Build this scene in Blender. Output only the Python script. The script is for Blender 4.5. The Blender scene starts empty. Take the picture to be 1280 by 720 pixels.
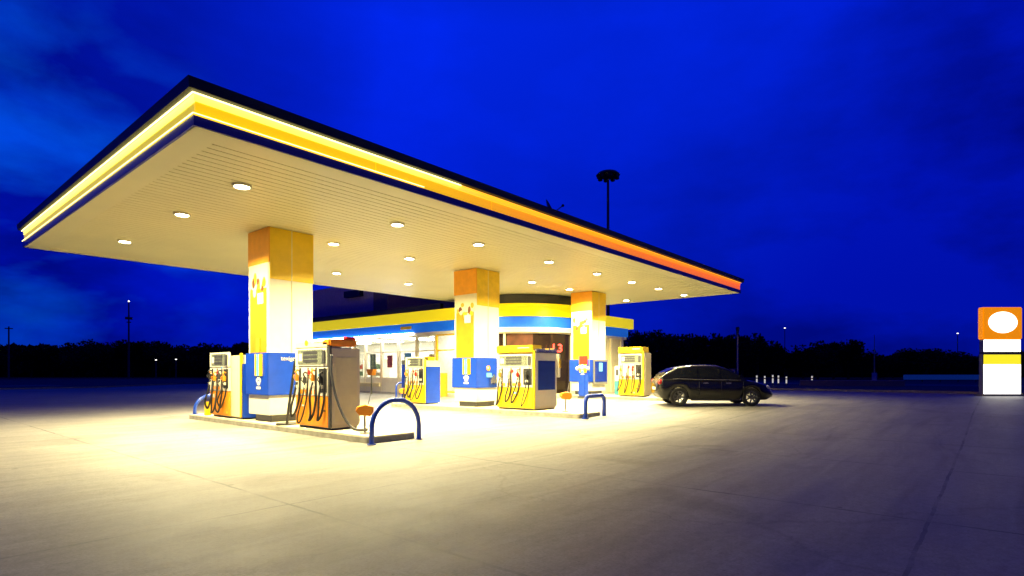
import bpy, bmesh, math, random
from mathutils import Vector, Matrix
random.seed(7)
R = math.radians
sc = bpy.context.scene
COL = sc.collection

# ------------------------------------------------------------------ materials
def nt(m):
    m.use_nodes = True
    t = m.node_tree
    return t, t.nodes, t.links

def mat(name, col, rough=0.5, metal=0.0, var=0.12, scale=6.0, bump=0.0, emit=None, estr=0.0, coat=0.0, spec=None):
    m = bpy.data.materials.new(name)
    t, N, L = nt(m)
    b = N['Principled BSDF']
    tc = N.new('ShaderNodeTexCoord')
    n = N.new('ShaderNodeTexNoise'); n.inputs['Scale'].default_value = scale; n.inputs['Detail'].default_value = 6
    L.new(tc.outputs['Object'], n.inputs['Vector'])
    r = N.new('ShaderNodeValToRGB')
    c0 = [max(0, c*(1-var)) for c in col]; c1 = [min(1, c*(1+var*0.6)) for c in col]
    r.color_ramp.elements[0].color = (*c0, 1); r.color_ramp.elements[0].position = .3
    r.color_ramp.elements[1].color = (*c1, 1); r.color_ramp.elements[1].position = .7
    L.new(n.outputs['Fac'], r.inputs['Fac']); L.new(r.outputs['Color'], b.inputs['Base Color'])
    b.inputs['Roughness'].default_value = rough; b.inputs['Metallic'].default_value = metal
    if coat: b.inputs['Coat Weight'].default_value = coat
    if spec is not None: b.inputs['Specular IOR Level'].default_value = spec
    if bump:
        bp = N.new('ShaderNodeBump'); bp.inputs['Strength'].default_value = bump; bp.inputs['Distance'].default_value = .02
        L.new(n.outputs['Fac'], bp.inputs['Height']); L.new(bp.outputs['Normal'], b.inputs['Normal'])
    if emit:
        b.inputs['Emission Color'].default_value = (*emit, 1); b.inputs['Emission Strength'].default_value = estr
    return m

M = {}
M['white'] = mat('white_paint', (.80, .75, .60), .45, var=.04)
M['cream'] = mat('cream_metal', (.78, .69, .46), .4, var=.05)
M['beige'] = mat('beige_panel', (.80, .71, .40), .5, var=.06)
M['soffit'] = mat('soffit_metal', (.86, .80, .46), .4, var=.05, scale=.6)
M['blue'] = mat('blue_paint', (.006, .05, .44), .35, var=.1)
M['blue_tube'] = mat('blue_tube_paint', (.012, .05, .40), .3, var=.1, scale=20)
M['blue_dark'] = mat('navy_panel', (.006, .02, .20), .25)
M['yellow'] = mat('yellow_paint', (.85, .55, .01), .4)
M['gold'] = mat('golden_yellow_panel', (.92, .60, .01), .4, var=.06)
M['amber'] = mat('amber_print', (.62, .24, .005), .45, var=.12, scale=3)
M['orange'] = mat('orange_paint', (.95, .32, .015), .4, scale=9)
M['orange_dark'] = mat('deep_orange_panel', (.86, .36, .015), .4, var=.08)
M['black'] = mat('black_cladding', (.012, .012, .014), .5)
M['rubber'] = mat('black_rubber', (.015, .015, .016), .55)
M['grey'] = mat('grey_metal', (.25, .24, .22), .4, .4)
M['greydark'] = mat('dark_grey_metal', (.07, .07, .075), .45, .3)
M['darkgreen'] = mat('olive_frame', (.12, .13, .07), .5)
M['pole'] = mat('weathered_pole', (.16, .15, .14), .6)
M['red'] = mat('red_plastic', (.70, .03, .015), .4)
M['brown'] = mat('brown_print', (.14, .045, .015), .5)
M['silver'] = mat('brushed_metal', (.55, .55, .56), .25, .9)
M['kerb'] = mat('kerb_concrete', (.28, .26, .21), .75, var=.3, scale=5, bump=.3)
M['slate'] = mat('slate_cladding', (.60, .50, .55), .6)
M['slate_dark'] = mat('dark_slate_cladding', (.2, .17, .13), .6)
M['darkglass'] = mat('dark_tinted_glass', (.02, .012, .008), .12, var=.4, scale=1.5)
M['doorbrown'] = mat('brown_interior', (.10, .03, .012), .4, var=.5, scale=3)
M['lcd'] = mat('display_glass', (.20, .22, .16), .15, var=.5, scale=25)
M['skyblue'] = mat('pale_blue_print', (.12, .38, .80), .4)
M['teal'] = mat('teal_plastic', (.05, .25, .30), .4)
M['bark'] = mat('bark', (.05, .035, .025), .9, bump=.4, scale=14)
M['interior'] = mat('shop_interior_wall', (.80, .77, .68), .6)
M['tile'] = mat('shop_floor_tile', (.5, .48, .44), .3)
M['goods_a'] = mat('mixed_packaging', (.55, .42, .30), .5, var=.8, scale=9)
M['goods_b'] = mat('green_packaging', (.20, .30, .16), .5, var=.7, scale=11)
M['goods_c'] = mat('red_packaging', (.6, .12, .05), .5, var=.7, scale=11)
M['car'] = mat('black_car_paint', (.006, .006, .006), .25, 0.0, coat=.4, spec=.4)
M['carglass'] = mat('car_window_glass', (.01, .011, .012), .05, spec=.8)
M['tyre'] = mat('tyre_rubber', (.012, .012, .012), .8)
M['rim'] = mat('alloy_rim', (.12, .12, .12), .4, .8)
M['taillight'] = mat('tail_light_lens', (.25, .01, .01), .2)
M['headlight'] = mat('headlight_lens', (.5, .5, .5), .1)
M['lamp_glow'] = mat('downlight_lens', (1, .9, .7), .4, emit=(1, .86, .55), estr=90)
M['tube_glow'] = mat('fascia_tube', (1, .95, .8), .4, emit=(1, .85, .30), estr=3.5)
M['tube_orange'] = mat('fascia_tube_amber', (1, .6, .3), .4, emit=(1, .42, .02), estr=1.2)
M['fascia_yellow'] = mat('backlit_yellow_fascia', (.85, .50, .0), .35, emit=(1, .55, .0), estr=.28)
M['fascia_left'] = mat('backlit_lemon_fascia', (.85, .70, .03), .35, emit=(1, .75, .02), estr=.45)
M['fascia_orange'] = mat('backlit_orange_fascia', (.85, .22, .0), .35, emit=(1, .19, .0), estr=.75)
M['shop_yellow'] = mat('backlit_shop_yellow', (.85, .70, .0), .35, emit=(1, .80, .0), estr=.55)
M['shop_blue'] = mat('backlit_shop_blue', (.01, .12, .80), .35, emit=(.02, .22, 1), estr=.30)
M['stripe_blue'] = mat('fascia_blue_stripe', (.02, .02, .30), .35)
M['sign_white'] = mat('lit_white_sign', (.9, .9, .9), .4, emit=(1, .97, .9), estr=3.2)
M['sign_orange'] = mat('lit_orange_sign', (.8, .25, .0), .4, emit=(1, .30, .0), estr=.8, var=.02)
M['sign_yellow'] = mat('lit_yellow_sign', (.9, .8, .02), .4, emit=(1, .85, .02), estr=1.0)
M['glow_band_x'] = mat('warm_white_glow_band', (.9, .85, .5), .5, emit=(1, .86, .30), estr=1.25, var=.02)
M['glow_band_amber'] = mat('amber_glow_band', (.9, .5, .1), .5, emit=(1, .42, .01), estr=.9, var=.02)
def fascia(name, pts, estr, local_x0):
    m = bpy.data.materials.new(name); t, N, L = nt(m); b = N['Principled BSDF']
    tc = N.new('ShaderNodeTexCoord'); sp = N.new('ShaderNodeSeparateXYZ'); mr = N.new('ShaderNodeMapRange'); r = N.new('ShaderNodeValToRGB')
    mr.inputs['From Min'].default_value = 3.1-local_x0; mr.inputs['From Max'].default_value = 25.5-local_x0
    L.new(tc.outputs['Object'], sp.inputs[0]); L.new(sp.outputs['X'], mr.inputs['Value']); L.new(mr.outputs[0], r.inputs['Fac'])
    e = r.color_ramp.elements
    while len(e) < len(pts): e.new(.5)
    for k, (p, c) in enumerate(pts): e[k].position = p; e[k].color = (*c, 1)
    L.new(r.outputs['Color'], b.inputs['Base Color']); L.new(r.outputs['Color'], b.inputs['Emission Color']); b.inputs['Emission Strength'].default_value = estr
    b.inputs['Roughness'].default_value = .35
    return m
M['fascia_yellow'] = fascia('backlit_fascia_panel', [(0, (1, .60, .0)), (.20, (1, .52, .0)), (.32, (1, .34, .0)), (.6, (1, .19, .0)), (1, (1, .14, .0))], .85, 14)
M['diffuser'] = fascia('painted_glow_long', [(0, (1, .86, .16)), (.17, (1, .86, .13)), (.27, (1, .60, .02)), (.45, (1, .40, .0)), (.75, (1, .24, .0)), (1, (1, .17, .0))], .95, 14)  # bright band along the fascia top, put in as emission
M['glow_band_left'] = mat('painted_glow_short', (.95, .9, .3), .5, emit=(1, .92, .22), estr=.95, var=.02)
M['bollard_glow'] = mat('bollard_added_glow', (.8, .8, .75), .4, emit=(1, .95, .8), estr=.55, var=.4, scale=4)  # glow added to the posts so they stand out bright
M['neon'] = mat('red_neon', (1, .05, .05), .4, emit=(1, .03, .03), estr=1.6)
M['star_glow'] = mat('distant_lamp', (1, .95, .9), .4, emit=(1, .95, .85), estr=2.5)
M['shop_light'] = mat('shop_ceiling_panel', (1, 1, 1), .4, emit=(1, .95, .8), estr=30)
M['blue_barrier'] = mat('blue_barrier_glow_paint', (.02, .10, .55), .35, emit=(.01, .10, .6), estr=.10)  # faint glow added to the barrier's paint

def glass():
    m = bpy.data.materials.new('window_glass')
    t, N, L = nt(m); N.remove(N['Principled BSDF'])
    tr = N.new('ShaderNodeBsdfTransparent'); tr.inputs['Color'].default_value = (.93, .96, .95, 1)
    gl = N.new('ShaderNodeBsdfGlossy'); gl.inputs['Roughness'].default_value = .03
    lw = N.new('ShaderNodeLayerWeight'); pw = N.new('ShaderNodeMath'); pw.operation = 'POWER'; pw.inputs[1].default_value = 5
    fr = N.new('ShaderNodeMath'); fr.operation = 'MULTIPLY_ADD'; fr.inputs[1].default_value = .95; fr.inputs[2].default_value = .04
    L.new(lw.outputs['Facing'], pw.inputs[0]); L.new(pw.outputs[0], fr.inputs[0])
    mx = N.new('ShaderNodeMixShader')
    L.new(fr.outputs[0], mx.inputs[0]); L.new(tr.outputs[0], mx.inputs[1]); L.new(gl.outputs[0], mx.inputs[2])
    L.new(mx.outputs[0], N['Material Output'].inputs['Surface'])
    return m
M['glass'] = glass()

def foliage():
    m = bpy.data.materials.new('dark_foliage')
    t, N, L = nt(m); b = N['Principled BSDF']
    tc = N.new('ShaderNodeTexCoord'); n = N.new('ShaderNodeTexNoise'); n.inputs['Scale'].default_value = 1.2
    r = N.new('ShaderNodeValToRGB'); r.color_ramp.elements[0].color = (.025, .04, .012, 1); r.color_ramp.elements[1].color = (.07, .10, .03, 1)
    L.new(tc.outputs['Object'], n.inputs['Vector']); L.new(n.outputs['Fac'], r.inputs['Fac']); L.new(r.outputs['Color'], b.inputs['Base Color'])
    b.inputs['Roughness'].default_value = .8; b.inputs['Specular IOR Level'].default_value = .1
    return m
M['leaf'] = foliage()

def concrete():
    m = bpy.data.materials.new('forecourt_concrete')
    t, N, L = nt(m); b = N['Principled BSDF']
    tc = N.new('ShaderNodeTexCoord')
    def noise(scale, detail=8, rough=.6, vec=None, dist=0):
        n = N.new('ShaderNodeTexNoise'); n.inputs['Scale'].default_value = scale; n.inputs['Detail'].default_value = detail
        n.inputs['Roughness'].default_value = rough; n.inputs['Distortion'].default_value = dist
        L.new(vec or tc.outputs['Object'], n.inputs['Vector']); return n
    def math_(op, a, b_=None, c_=None):
        n = N.new('ShaderNodeMath'); n.operation = op
        for i, v in enumerate((a, b_, c_)):
            if v is None: continue
            if isinstance(v, (int, float)): n.inputs[i].default_value = v
            else: L.new(v, n.inputs[i])
        return n.outputs[0]
    def ramp(src, p0, c0, p1, c1):
        r = N.new('ShaderNodeValToRGB'); e = r.color_ramp.elements
        e[0].position = p0; e[0].color = (*c0, 1); e[1].position = p1; e[1].color = (*c1, 1)
        L.new(src, r.inputs['Fac']); return r.outputs['Color']
    def mul(a, b_, f=1.0):
        x = N.new('ShaderNodeMix'); x.data_type = 'RGBA'; x.blend_type = 'MULTIPLY'; x.inputs['Factor'].default_value = f
        L.new(a, x.inputs['A']); L.new(b_, x.inputs['B']); return x.outputs['Result']
    big = noise(.35, 5, .55); mid = noise(1.6, 9, .65, dist=.6); fine = noise(45, 6, .7)
    mp = N.new('ShaderNodeMapping'); mp.inputs['Scale'].default_value = (.25, 2.2, 1); mp.inputs['Rotation'].default_value = (0, 0, R(-35))
    L.new(tc.outputs['Object'], mp.inputs['Vector']); streak = noise(1.3, 7, .6, mp.outputs['Vector'], .4)
    c = ramp(big.outputs['Fac'], .3, (.25, .235, .205), .72, (.335, .315, .28))
    c = mul(c, ramp(mid.outputs['Fac'], .32, (.72, .72, .74), .62, (1, 1, 1)), .8)
    c = mul(c, ramp(streak.outputs['Fac'], .35, (.74, .73, .73), .6, (1, 1, 1)), .8)
    c = mul(c, ramp(fine.outputs['Fac'], .36, (.66, .65, .64), .6, (1, 1, 1)), .8)
    c = mul(c, ramp(noise(11, 5, .7).outputs['Fac'], .36, (.74, .73, .72), .56, (1, 1, 1)), .7)
    v2 = N.new('ShaderNodeTexVoronoi'); v2.inputs['Scale'].default_value = 5.5; L.new(tc.outputs['Object'], v2.inputs['Vector'])
    c = mul(c, ramp(v2.outputs['Distance'], .05, (.45, .44, .42), .075, (1, 1, 1)), .6)
    # joints
    sep = N.new('ShaderNodeSeparateXYZ'); L.new(tc.outputs['Object'], sep.inputs[0])
    wob = noise(3.0, 5); w = math_('MULTIPLY', math_('SUBTRACT', wob.outputs['Fac'], .5), .05)
    def joint(axis, off, per, wid):
        a = math_('ADD', math_('SUBTRACT', sep.outputs[axis], off), w)
        p = math_('PINGPONG', a, per/2)
        return math_('LESS_THAN', p, wid)
    jx = joint(0, 6.3, 3.4, .018); jy = joint(1, .45, 5.0, .016)
    j = math_('MAXIMUM', jx, jy)
    gap = ramp(noise(.9, 4).outputs['Fac'], .42, (.25, .25, .25), .6, (1, 1, 1))
    gs = N.new('ShaderNodeSeparateColor'); L.new(gap, gs.inputs[0])
    jf = math_('MULTIPLY', j, gs.outputs[0])
    jm = N.new('ShaderNodeMix'); jm.data_type = 'RGBA'; L.new(jf, jm.inputs['Factor']); L.new(c, jm.inputs['A']); jm.inputs['B'].default_value = (.07, .065, .065, 1)
    c = jm.outputs['Result']
    # spots of gum and oil
    vo = N.new('ShaderNodeTexVoronoi'); vo.inputs['Scale'].default_value = .9; L.new(tc.outputs['Object'], vo.inputs['Vector'])
    sp = math_('LESS_THAN', vo.outputs['Distance'], .035)
    sm = N.new('ShaderNodeMix'); sm.data_type = 'RGBA'; L.new(math_('MULTIPLY', sp, .75), sm.inputs['Factor']); L.new(c, sm.inputs['A']); sm.inputs['B'].default_value = (.06, .055, .05, 1)
    st = noise(.55, 4, .5, dist=1.0)
    c = mul(sm.outputs['Result'], ramp(st.outputs['Fac'], .28, (.62, .61, .60), .42, (1, 1, 1)), .8)
    for rot, off, lo in ((-22, 0, .60), (28, 7, .62), (78, 3, .63)):
        mk = N.new('ShaderNodeMapping'); mk.inputs['Scale'].default_value = (.16, 3.2, 1); mk.inputs['Rotation'].default_value = (0, 0, R(rot)); mk.inputs['Location'].default_value = (off, off, 0)
        wv = N.new('ShaderNodeTexNoise'); wv.inputs['Scale'].default_value = .12; L.new(tc.outputs['Object'], wv.inputs['Vector'])
        va = N.new('ShaderNodeVectorMath'); va.operation = 'MULTIPLY_ADD'; va.inputs[1].default_value = (2.0, 2.0, 0); L.new(wv.outputs['Color'], va.inputs[0]); L.new(tc.outputs['Object'], va.inputs[2])
        L.new(va.outputs[0], mk.inputs['Vector'])
        nn = noise(1.0, 3, .5, mk.outputs['Vector'])
        c = mul(c, ramp(nn.outputs['Fac'], lo, (1, 1, 1), lo+.16, (.55, .54, .53)), .6)
    vc = N.new('ShaderNodeTexVoronoi'); vc.feature = 'DISTANCE_TO_EDGE'; vc.inputs['Scale'].default_value = .16
    vb = N.new('ShaderNodeVectorMath'); vb.operation = 'MULTIPLY_ADD'; vb.inputs[1].default_value = (1.2, 1.2, 0); L.new(noise(.9, 6).outputs['Color'], vb.inputs[0]); L.new(tc.outputs['Object'], vb.inputs[2]); L.new(vb.outputs[0], vc.inputs['Vector'])
    c = mul(c, ramp(vc.outputs['Distance'], .0015, (.45, .44, .43), .003, (1, 1, 1)), .4)
    L.new(c, b.inputs['Base Color'])
    rr = N.new('ShaderNodeMapRange'); rr.inputs['To Min'].default_value = .42; rr.inputs['To Max'].default_value = .72
    L.new(mid.outputs['Fac'], rr.inputs['Value']); L.new(rr.outputs[0], b.inputs['Roughness'])
    hgt = math_('SUBTRACT', math_('ADD', math_('MULTIPLY', fine.outputs['Fac'], .25), mid.outputs['Fac']), math_('MULTIPLY', jf, 1.5))
    bp = N.new('ShaderNodeBump'); bp.inputs['Strength'].default_value = .25; bp.inputs['Distance'].default_value = .02
    L.new(hgt, bp.inputs['Height']); L.new(bp.outputs['Normal'], b.inputs['Normal'])
    return m
M['concrete'] = concrete()
M['verge'] = mat('dark_grass_ground', (.035, .035, .03), .9, var=.5, scale=2, bump=.5)
M['asphalt'] = mat('road_asphalt', (.05, .05, .055), .7, var=.3, scale=8)

# ------------------------------------------------------------------ mesh helpers
class MB:
    def __init__(s): s.bm = bmesh.new()
    def box(s, x0, x1, y0, y1, z0, z1, bev=0.0, rot=None):
        bm = bmesh.new()
        bmesh.ops.create_cube(bm, size=1)
        for v in bm.verts:
            v.co = Vector(((x0+x1)/2+v.co.x*(x1-x0), (y0+y1)/2+v.co.y*(y1-y0), (z0+z1)/2+v.co.z*(z1-z0)))
        if bev: bmesh.ops.bevel(bm, geom=bm.edges[:], offset=bev, segments=2, affect='EDGES')
        if rot is not None:
            c = Vector(((x0+x1)/2, (y0+y1)/2, (z0+z1)/2))
            for v in bm.verts: v.co = c + rot @ (v.co-c)
        s._add(bm); return s
    def _add(s, bm):
        me = bpy.data.meshes.new('tmp'); bm.to_mesh(me); bm.free(); s.bm.from_mesh(me); bpy.data.meshes.remove(me)
    def cyl(s, p0, p1, r0, r1=None, n=20):
        p0 = Vector(p0); p1 = Vector(p1); r1 = r0 if r1 is None else r1
        d = p1-p0
        bm = bmesh.new(); bmesh.ops.create_cone(bm, cap_ends=True, segments=n, radius1=r0, radius2=r1, depth=d.length)
        q = d.to_track_quat('Z', 'Y').to_matrix().to_4x4()
        bm.transform(Matrix.Translation((p0+p1)/2) @ q); s._add(bm); return s
    def sph(s, c, r, sz=(1, 1, 1), n=14):
        bm = bmesh.new(); bmesh.ops.create_uvsphere(bm, u_segments=n, v_segments=n//2+2, radius=r)
        bm.transform(Matrix.Translation(c) @ Matrix.Diagonal((*sz, 1))); s._add(bm); return s
    def tube(s, pts, r, n=10, closed=False):
        pts = [Vector(p) for p in pts]; rings = []
        up = None
        for i, p in enumerate(pts):
            a = pts[max(0, i-1)]; b = pts[min(len(pts)-1, i+1)]
            d = (b-a).normalized()
            if up is None:
                up = Vector((0, 0, 1)) if abs(d.z) < .9 else Vector((1, 0, 0))
            sx = d.cross(up).normalized(); uy = sx.cross(d).normalized(); up = uy
            rr = r[i] if isinstance(r, (list, tuple)) else r
            rings.append([s.bm.verts.new(p+sx*rr*math.cos(2*math.pi*k/n)+uy*rr*math.sin(2*math.pi*k/n)) for k in range(n)])
        for a, b in zip(rings, rings[1:]):
            for k in range(n): s.bm.faces.new((a[k], a[(k+1) % n], b[(k+1) % n], b[k]))
        s.bm.faces.new(rings[0][::-1]); s.bm.faces.new(rings[-1]); return s
    def prism(s, poly, axis, a, b):
        """poly of 2D points extruded along axis between a and b"""
        def P(u, v, w):
            return {'x': (w, u, v), 'y': (u, w, v), 'z': (u, v, w)}[axis]
        A = [s.bm.verts.new(P(u, v, a)) for u, v in poly]; B = [s.bm.verts.new(P(u, v, b)) for u, v in poly]
        s.bm.faces.new(A); s.bm.faces.new(B[::-1]); n = len(poly)
        for i in range(n): s.bm.faces.new((A[i], B[i], B[(i+1) % n], A[(i+1) % n]))
        return s
    def quad(s, *p):
        s.bm.faces.new([s.bm.verts.new(q) for q in p]); return s
    def arc(s, c, r0, r1, z0, z1, a0, a1, n=32):
        """curved band of thickness r1-r0"""
        Rg = []
        for i in range(n+1):
            a = R(a0+(a1-a0)*i/n); ca, sa = math.cos(a), math.sin(a)
            Rg.append([s.bm.verts.new((c[0]+r*ca, c[1]+r*sa, z)) for r, z in ((r0, z0), (r1, z0), (r1, z1), (r0, z1))])
        for a, b in zip(Rg, Rg[1:]):
            for k in range(4): s.bm.faces.new((a[k], a[(k+1) % 4], b[(k+1) % 4], b[k]))
        s.bm.faces.new(Rg[0][::-1]); s.bm.faces.new(Rg[-1]); return s
    def build(s, name, m, parent=None, smooth=False, loc=None):
        bmesh.ops.recalc_face_normals(s.bm, faces=s.bm.faces[:])
        me = bpy.data.meshes.new(name); s.bm.to_mesh(me); s.bm.free()
        me.materials.append(M[m] if isinstance(m, str) else m)
        if smooth:
            for p in me.polygons: p.use_smooth = True
        o = bpy.data.objects.new(name, me); COL.objects.link(o)
        if parent: o.parent = parent
        if loc: o.location = loc
        return o

def tag(o, label=None, cat=None, group=None, kind=None):
    if label: o['label'] = label
    if cat: o['category'] = cat
    if group: o['group'] = group
    if kind: o['kind'] = kind
    return o
def empty(name, loc, label, cat, group=None, rz=0):
    o = bpy.data.objects.new(name, None); COL.objects.link(o); o.location = loc; o.rotation_euler = (0, 0, rz)
    o.empty_display_size = .2
    return tag(o, label, cat, group)
def kids(o): return [c for c in bpy.data.objects if c.parent == o]
def copy_tree(o, parent=None):
    c = o.copy(); COL.objects.link(c); c.parent = parent
    for ch in kids(o): copy_tree(ch, c)
    return c
def text(s, name, size, m, parent, loc, rot, ext=.004, align='CENTER'):
    cu = bpy.data.curves.new(name, 'FONT'); cu.body = s; cu.size = size; cu.extrude = ext; cu.align_x = align; cu.align_y = 'CENTER'; cu.offset = .012 if 'neon' in name else 0
    cu.materials.append(M[m])
    tmp = bpy.data.objects.new('tmp', cu); COL.objects.link(tmp)
    me = bpy.data.meshes.new_from_object(tmp.evaluated_get(bpy.context.evaluated_depsgraph_get())); me.name = name
    bpy.data.objects.remove(tmp)
    o = bpy.data.objects.new(name, me); COL.objects.link(o); o.parent = parent; o.location = loc; o.rotation_euler = rot
    return o
def smooth_path(ctrl, n=8):
    P = [Vector(p) for p in ctrl]; P = [P[0]]+P+[P[-1]]; out = []
    for i in range(1, len(P)-2):
        p0, p1, p2, p3 = P[i-1:i+3]
        for k in range(n):
            t = k/n
            out.append(.5*((2*p1)+(p2-p0)*t+(2*p0-5*p1+4*p2-p3)*t*t+(3*p1-p0-3*p2+p3)*t**3))
    out.append(P[-1]); return out

# ------------------------------------------------------------------ camera frame helpers (world layout was surveyed from the photo)
YAW = .7064; CY, SY = math.cos(YAW), math.sin(YAW)
CAMH = 1.35
def gz(x): return .2*min(1, max(0, (x-13)/7))
FACE_W = R(-90)   # text facing -X uses rot z = -90deg

# ------------------------------------------------------------------ camera
cam = bpy.data.cameras.new('camera'); co = bpy.data.objects.new('camera', cam); COL.objects.link(co)
co.location = (0, 0, CAMH); co.rotation_euler = (R(90), 0, YAW*0+math.atan2(SY, CY)-R(90))
cam.sensor_width = 36; cam.lens = 36*707/1280; cam.shift_y = 104.2/1280; cam.clip_end = 3000; cam.clip_start = .05
sc.camera = co
sc.view_settings.view_transform = 'Standard'; sc.view_settings.look = 'None'; sc.view_settings.exposure = 0; sc.view_settings.gamma = 1

# ------------------------------------------------------------------ world: dusk sky
def world():
    w = bpy.data.worlds.new('World'); sc.world = w; w.use_nodes = True
    t = w.node_tree; N, L = t.nodes, t.links
    bg = N['Background']
    tc = N.new('ShaderNodeTexCoord'); sep = N.new('ShaderNodeSeparateXYZ'); L.new(tc.outputs['Generated'], sep.inputs[0])
    def math_(op, a, b=None, c=None):
        n = N.new('ShaderNodeMath'); n.operation = op
        for i, v in enumerate((a, b, c)):
            if v is None: continue
            if isinstance(v, (int, float)): n.inputs[i].default_value = v
            else: L.new(v, n.inputs[i])
        return n.outputs[0]
    def ramp(src, els):
        r = N.new('ShaderNodeValToRGB'); e = r.color_ramp.elements
        while len(e) < len(els): e.new(.5)
        for k, (p, c) in enumerate(els): e[k].position = p; e[k].color = (*c, 1)
        L.new(src, r.inputs['Fac']); return r.outputs['Color']
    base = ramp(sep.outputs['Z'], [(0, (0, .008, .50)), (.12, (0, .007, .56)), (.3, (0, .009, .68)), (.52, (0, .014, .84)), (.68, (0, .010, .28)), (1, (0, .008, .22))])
    # azimuth darkening towards the right of the view
    def dot(v):
        n = N.new('ShaderNodeVectorMath'); n.operation = 'DOT_PRODUCT'; L.new(tc.outputs['Generated'], n.inputs[0]); n.inputs[1].default_value = Vector(v).normalized(); return n.outputs['Value']
    def mul(a, b, f=1.0):
        x = N.new('ShaderNodeMix'); x.data_type = 'RGBA'; x.blend_type = 'MULTIPLY'
        if isinstance(f, float): x.inputs['Factor'].default_value = f
        else: L.new(f, x.inputs['Factor'])
        L.new(a, x.inputs['A']); L.new(b, x.inputs['B']); return x.outputs['Result']
    def ray(px, py):
        a = (px-640)/707; b = (464.2-py)/707
        return (a*SY+CY, -a*CY+SY, b)
    dr = dot(ray(1500, 200))
    base = mul(base, ramp(dr, [(.55, (1, 1, 1)), (1.0, (1, .7, .70))]))
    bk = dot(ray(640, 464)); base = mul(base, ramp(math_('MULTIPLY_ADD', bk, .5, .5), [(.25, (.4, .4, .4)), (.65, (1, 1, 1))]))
    dc = dot(ray(620, 20))
    add = N.new('ShaderNodeMix'); add.data_type = 'RGBA'; add.blend_type = 'ADD'
    L.new(base, add.inputs['A']); L.new(ramp(dc, [(.80, (0, 0, 0)), (1.0, (0, .008, .08))]), add.inputs['B']); add.inputs['Factor'].default_value = 1
    base = add.outputs['Result']
    mp = N.new('ShaderNodeMapping'); mp.inputs['Scale'].default_value = (1, 1, 2.2); L.new(tc.outputs['Generated'], mp.inputs['Vector'])
    n1 = N.new('ShaderNodeTexNoise'); n1.inputs['Scale'].default_value = 2.1; n1.inputs['Detail'].default_value = 7; n1.inputs['Roughness'].default_value = .55; n1.inputs['Distortion'].default_value = .1
    L.new(mp.outputs[0], n1.inputs['Vector'])
    n2 = N.new('ShaderNodeTexNoise'); n2.inputs['Scale'].default_value = 5; n2.inputs['Detail'].default_value = 8; n2.inputs['Roughness'].default_value = .6
    L.new(mp.outputs[0], n2.inputs['Vector'])
    s = math_('ADD', math_('MULTIPLY', n1.outputs['Fac'], .7), math_('MULTIPLY', n2.outputs['Fac'], .3))
    cloud = ramp(s, [(.42, (.30, .35, .38)), (.58, (1, 1, 1))])
    # less cloud at the middle top, more at the left and the right
    cf = N.new('ShaderNodeMapRange'); cf.inputs['From Min'].default_value = .97; cf.inputs['From Max'].default_value = .70; cf.inputs['To Min'].default_value = .25; cf.inputs['To Max'].default_value = 1.0
    L.new(dc, cf.inputs['Value'])
    col = mul(base, cloud, cf.outputs[0])
    # dark bank top left
    db = dot(ray(110, 30)); col = mul(col, ramp(db, [(.93, (1, 1, 1)), (1.0, (.7, .5, .5))]))
    # darker bank to the right of the middle
    de = dot(ray(800, 190)); 
    # lit cloud wisps near the left corner
    dl = dot(ray(20, 225))
    n3 = N.new('ShaderNodeTexNoise'); n3.inputs['Scale'].default_value = 5.5; n3.inputs['Detail'].default_value = 8; n3.inputs['Distortion'].default_value = .15
    mp2 = N.new('ShaderNodeMapping'); mp2.inputs['Scale'].default_value = (1, 1, 2.0); L.new(tc.outputs['Generated'], mp2.inputs['Vector']); L.new(mp2.outputs[0], n3.inputs['Vector'])
    wm = math_('MULTIPLY', N_sep(N, L, ramp(dl, [(.955, (0, 0, 0)), (.997, (1, 1, 1))])), N_sep(N, L, ramp(n3.outputs['Fac'], [(.42, (0, 0, 0)), (.68, (1, 1, 1))])))
    wx = N.new('ShaderNodeMix'); wx.data_type = 'RGBA'; wx.blend_type = 'ADD'; L.new(wm, wx.inputs['Factor']); L.new(col, wx.inputs['A']); wx.inputs['B'].default_value = (.0, .06, .36, 1)
    col = wx.outputs['Result']
    # below the horizon: dark
    gm = N.new('ShaderNodeMath'); gm.operation = 'GREATER_THAN'; L.new(sep.outputs['Z'], gm.inputs[0]); gm.inputs[1].default_value = -.02
    gx = N.new('ShaderNodeMix'); gx.data_type = 'RGBA'; L.new(gm.outputs[0], gx.inputs['Factor']); gx.inputs['A'].default_value = (.005, .005, .02, 1); L.new(col, gx.inputs['B'])
    # Nishita dusk contribution
    sky = N.new('ShaderNodeTexSky'); sky.sky_type = 'NISHITA'; sky.sun_disc = False; sky.sun_elevation = R(-4); sky.sun_rotation = R(200)
    bg2 = N.new('ShaderNodeBackground'); bg2.inputs['Strength'].default_value = .01; L.new(sky.outputs[0], bg2.inputs['Color'])
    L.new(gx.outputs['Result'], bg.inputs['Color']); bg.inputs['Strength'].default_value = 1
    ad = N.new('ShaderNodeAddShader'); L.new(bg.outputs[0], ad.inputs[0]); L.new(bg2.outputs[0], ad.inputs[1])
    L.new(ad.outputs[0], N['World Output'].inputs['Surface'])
def N_sep(N, L, c):
    s = N.new('ShaderNodeSeparateColor'); L.new(c, s.inputs[0]); return s.outputs[0]
world()

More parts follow.
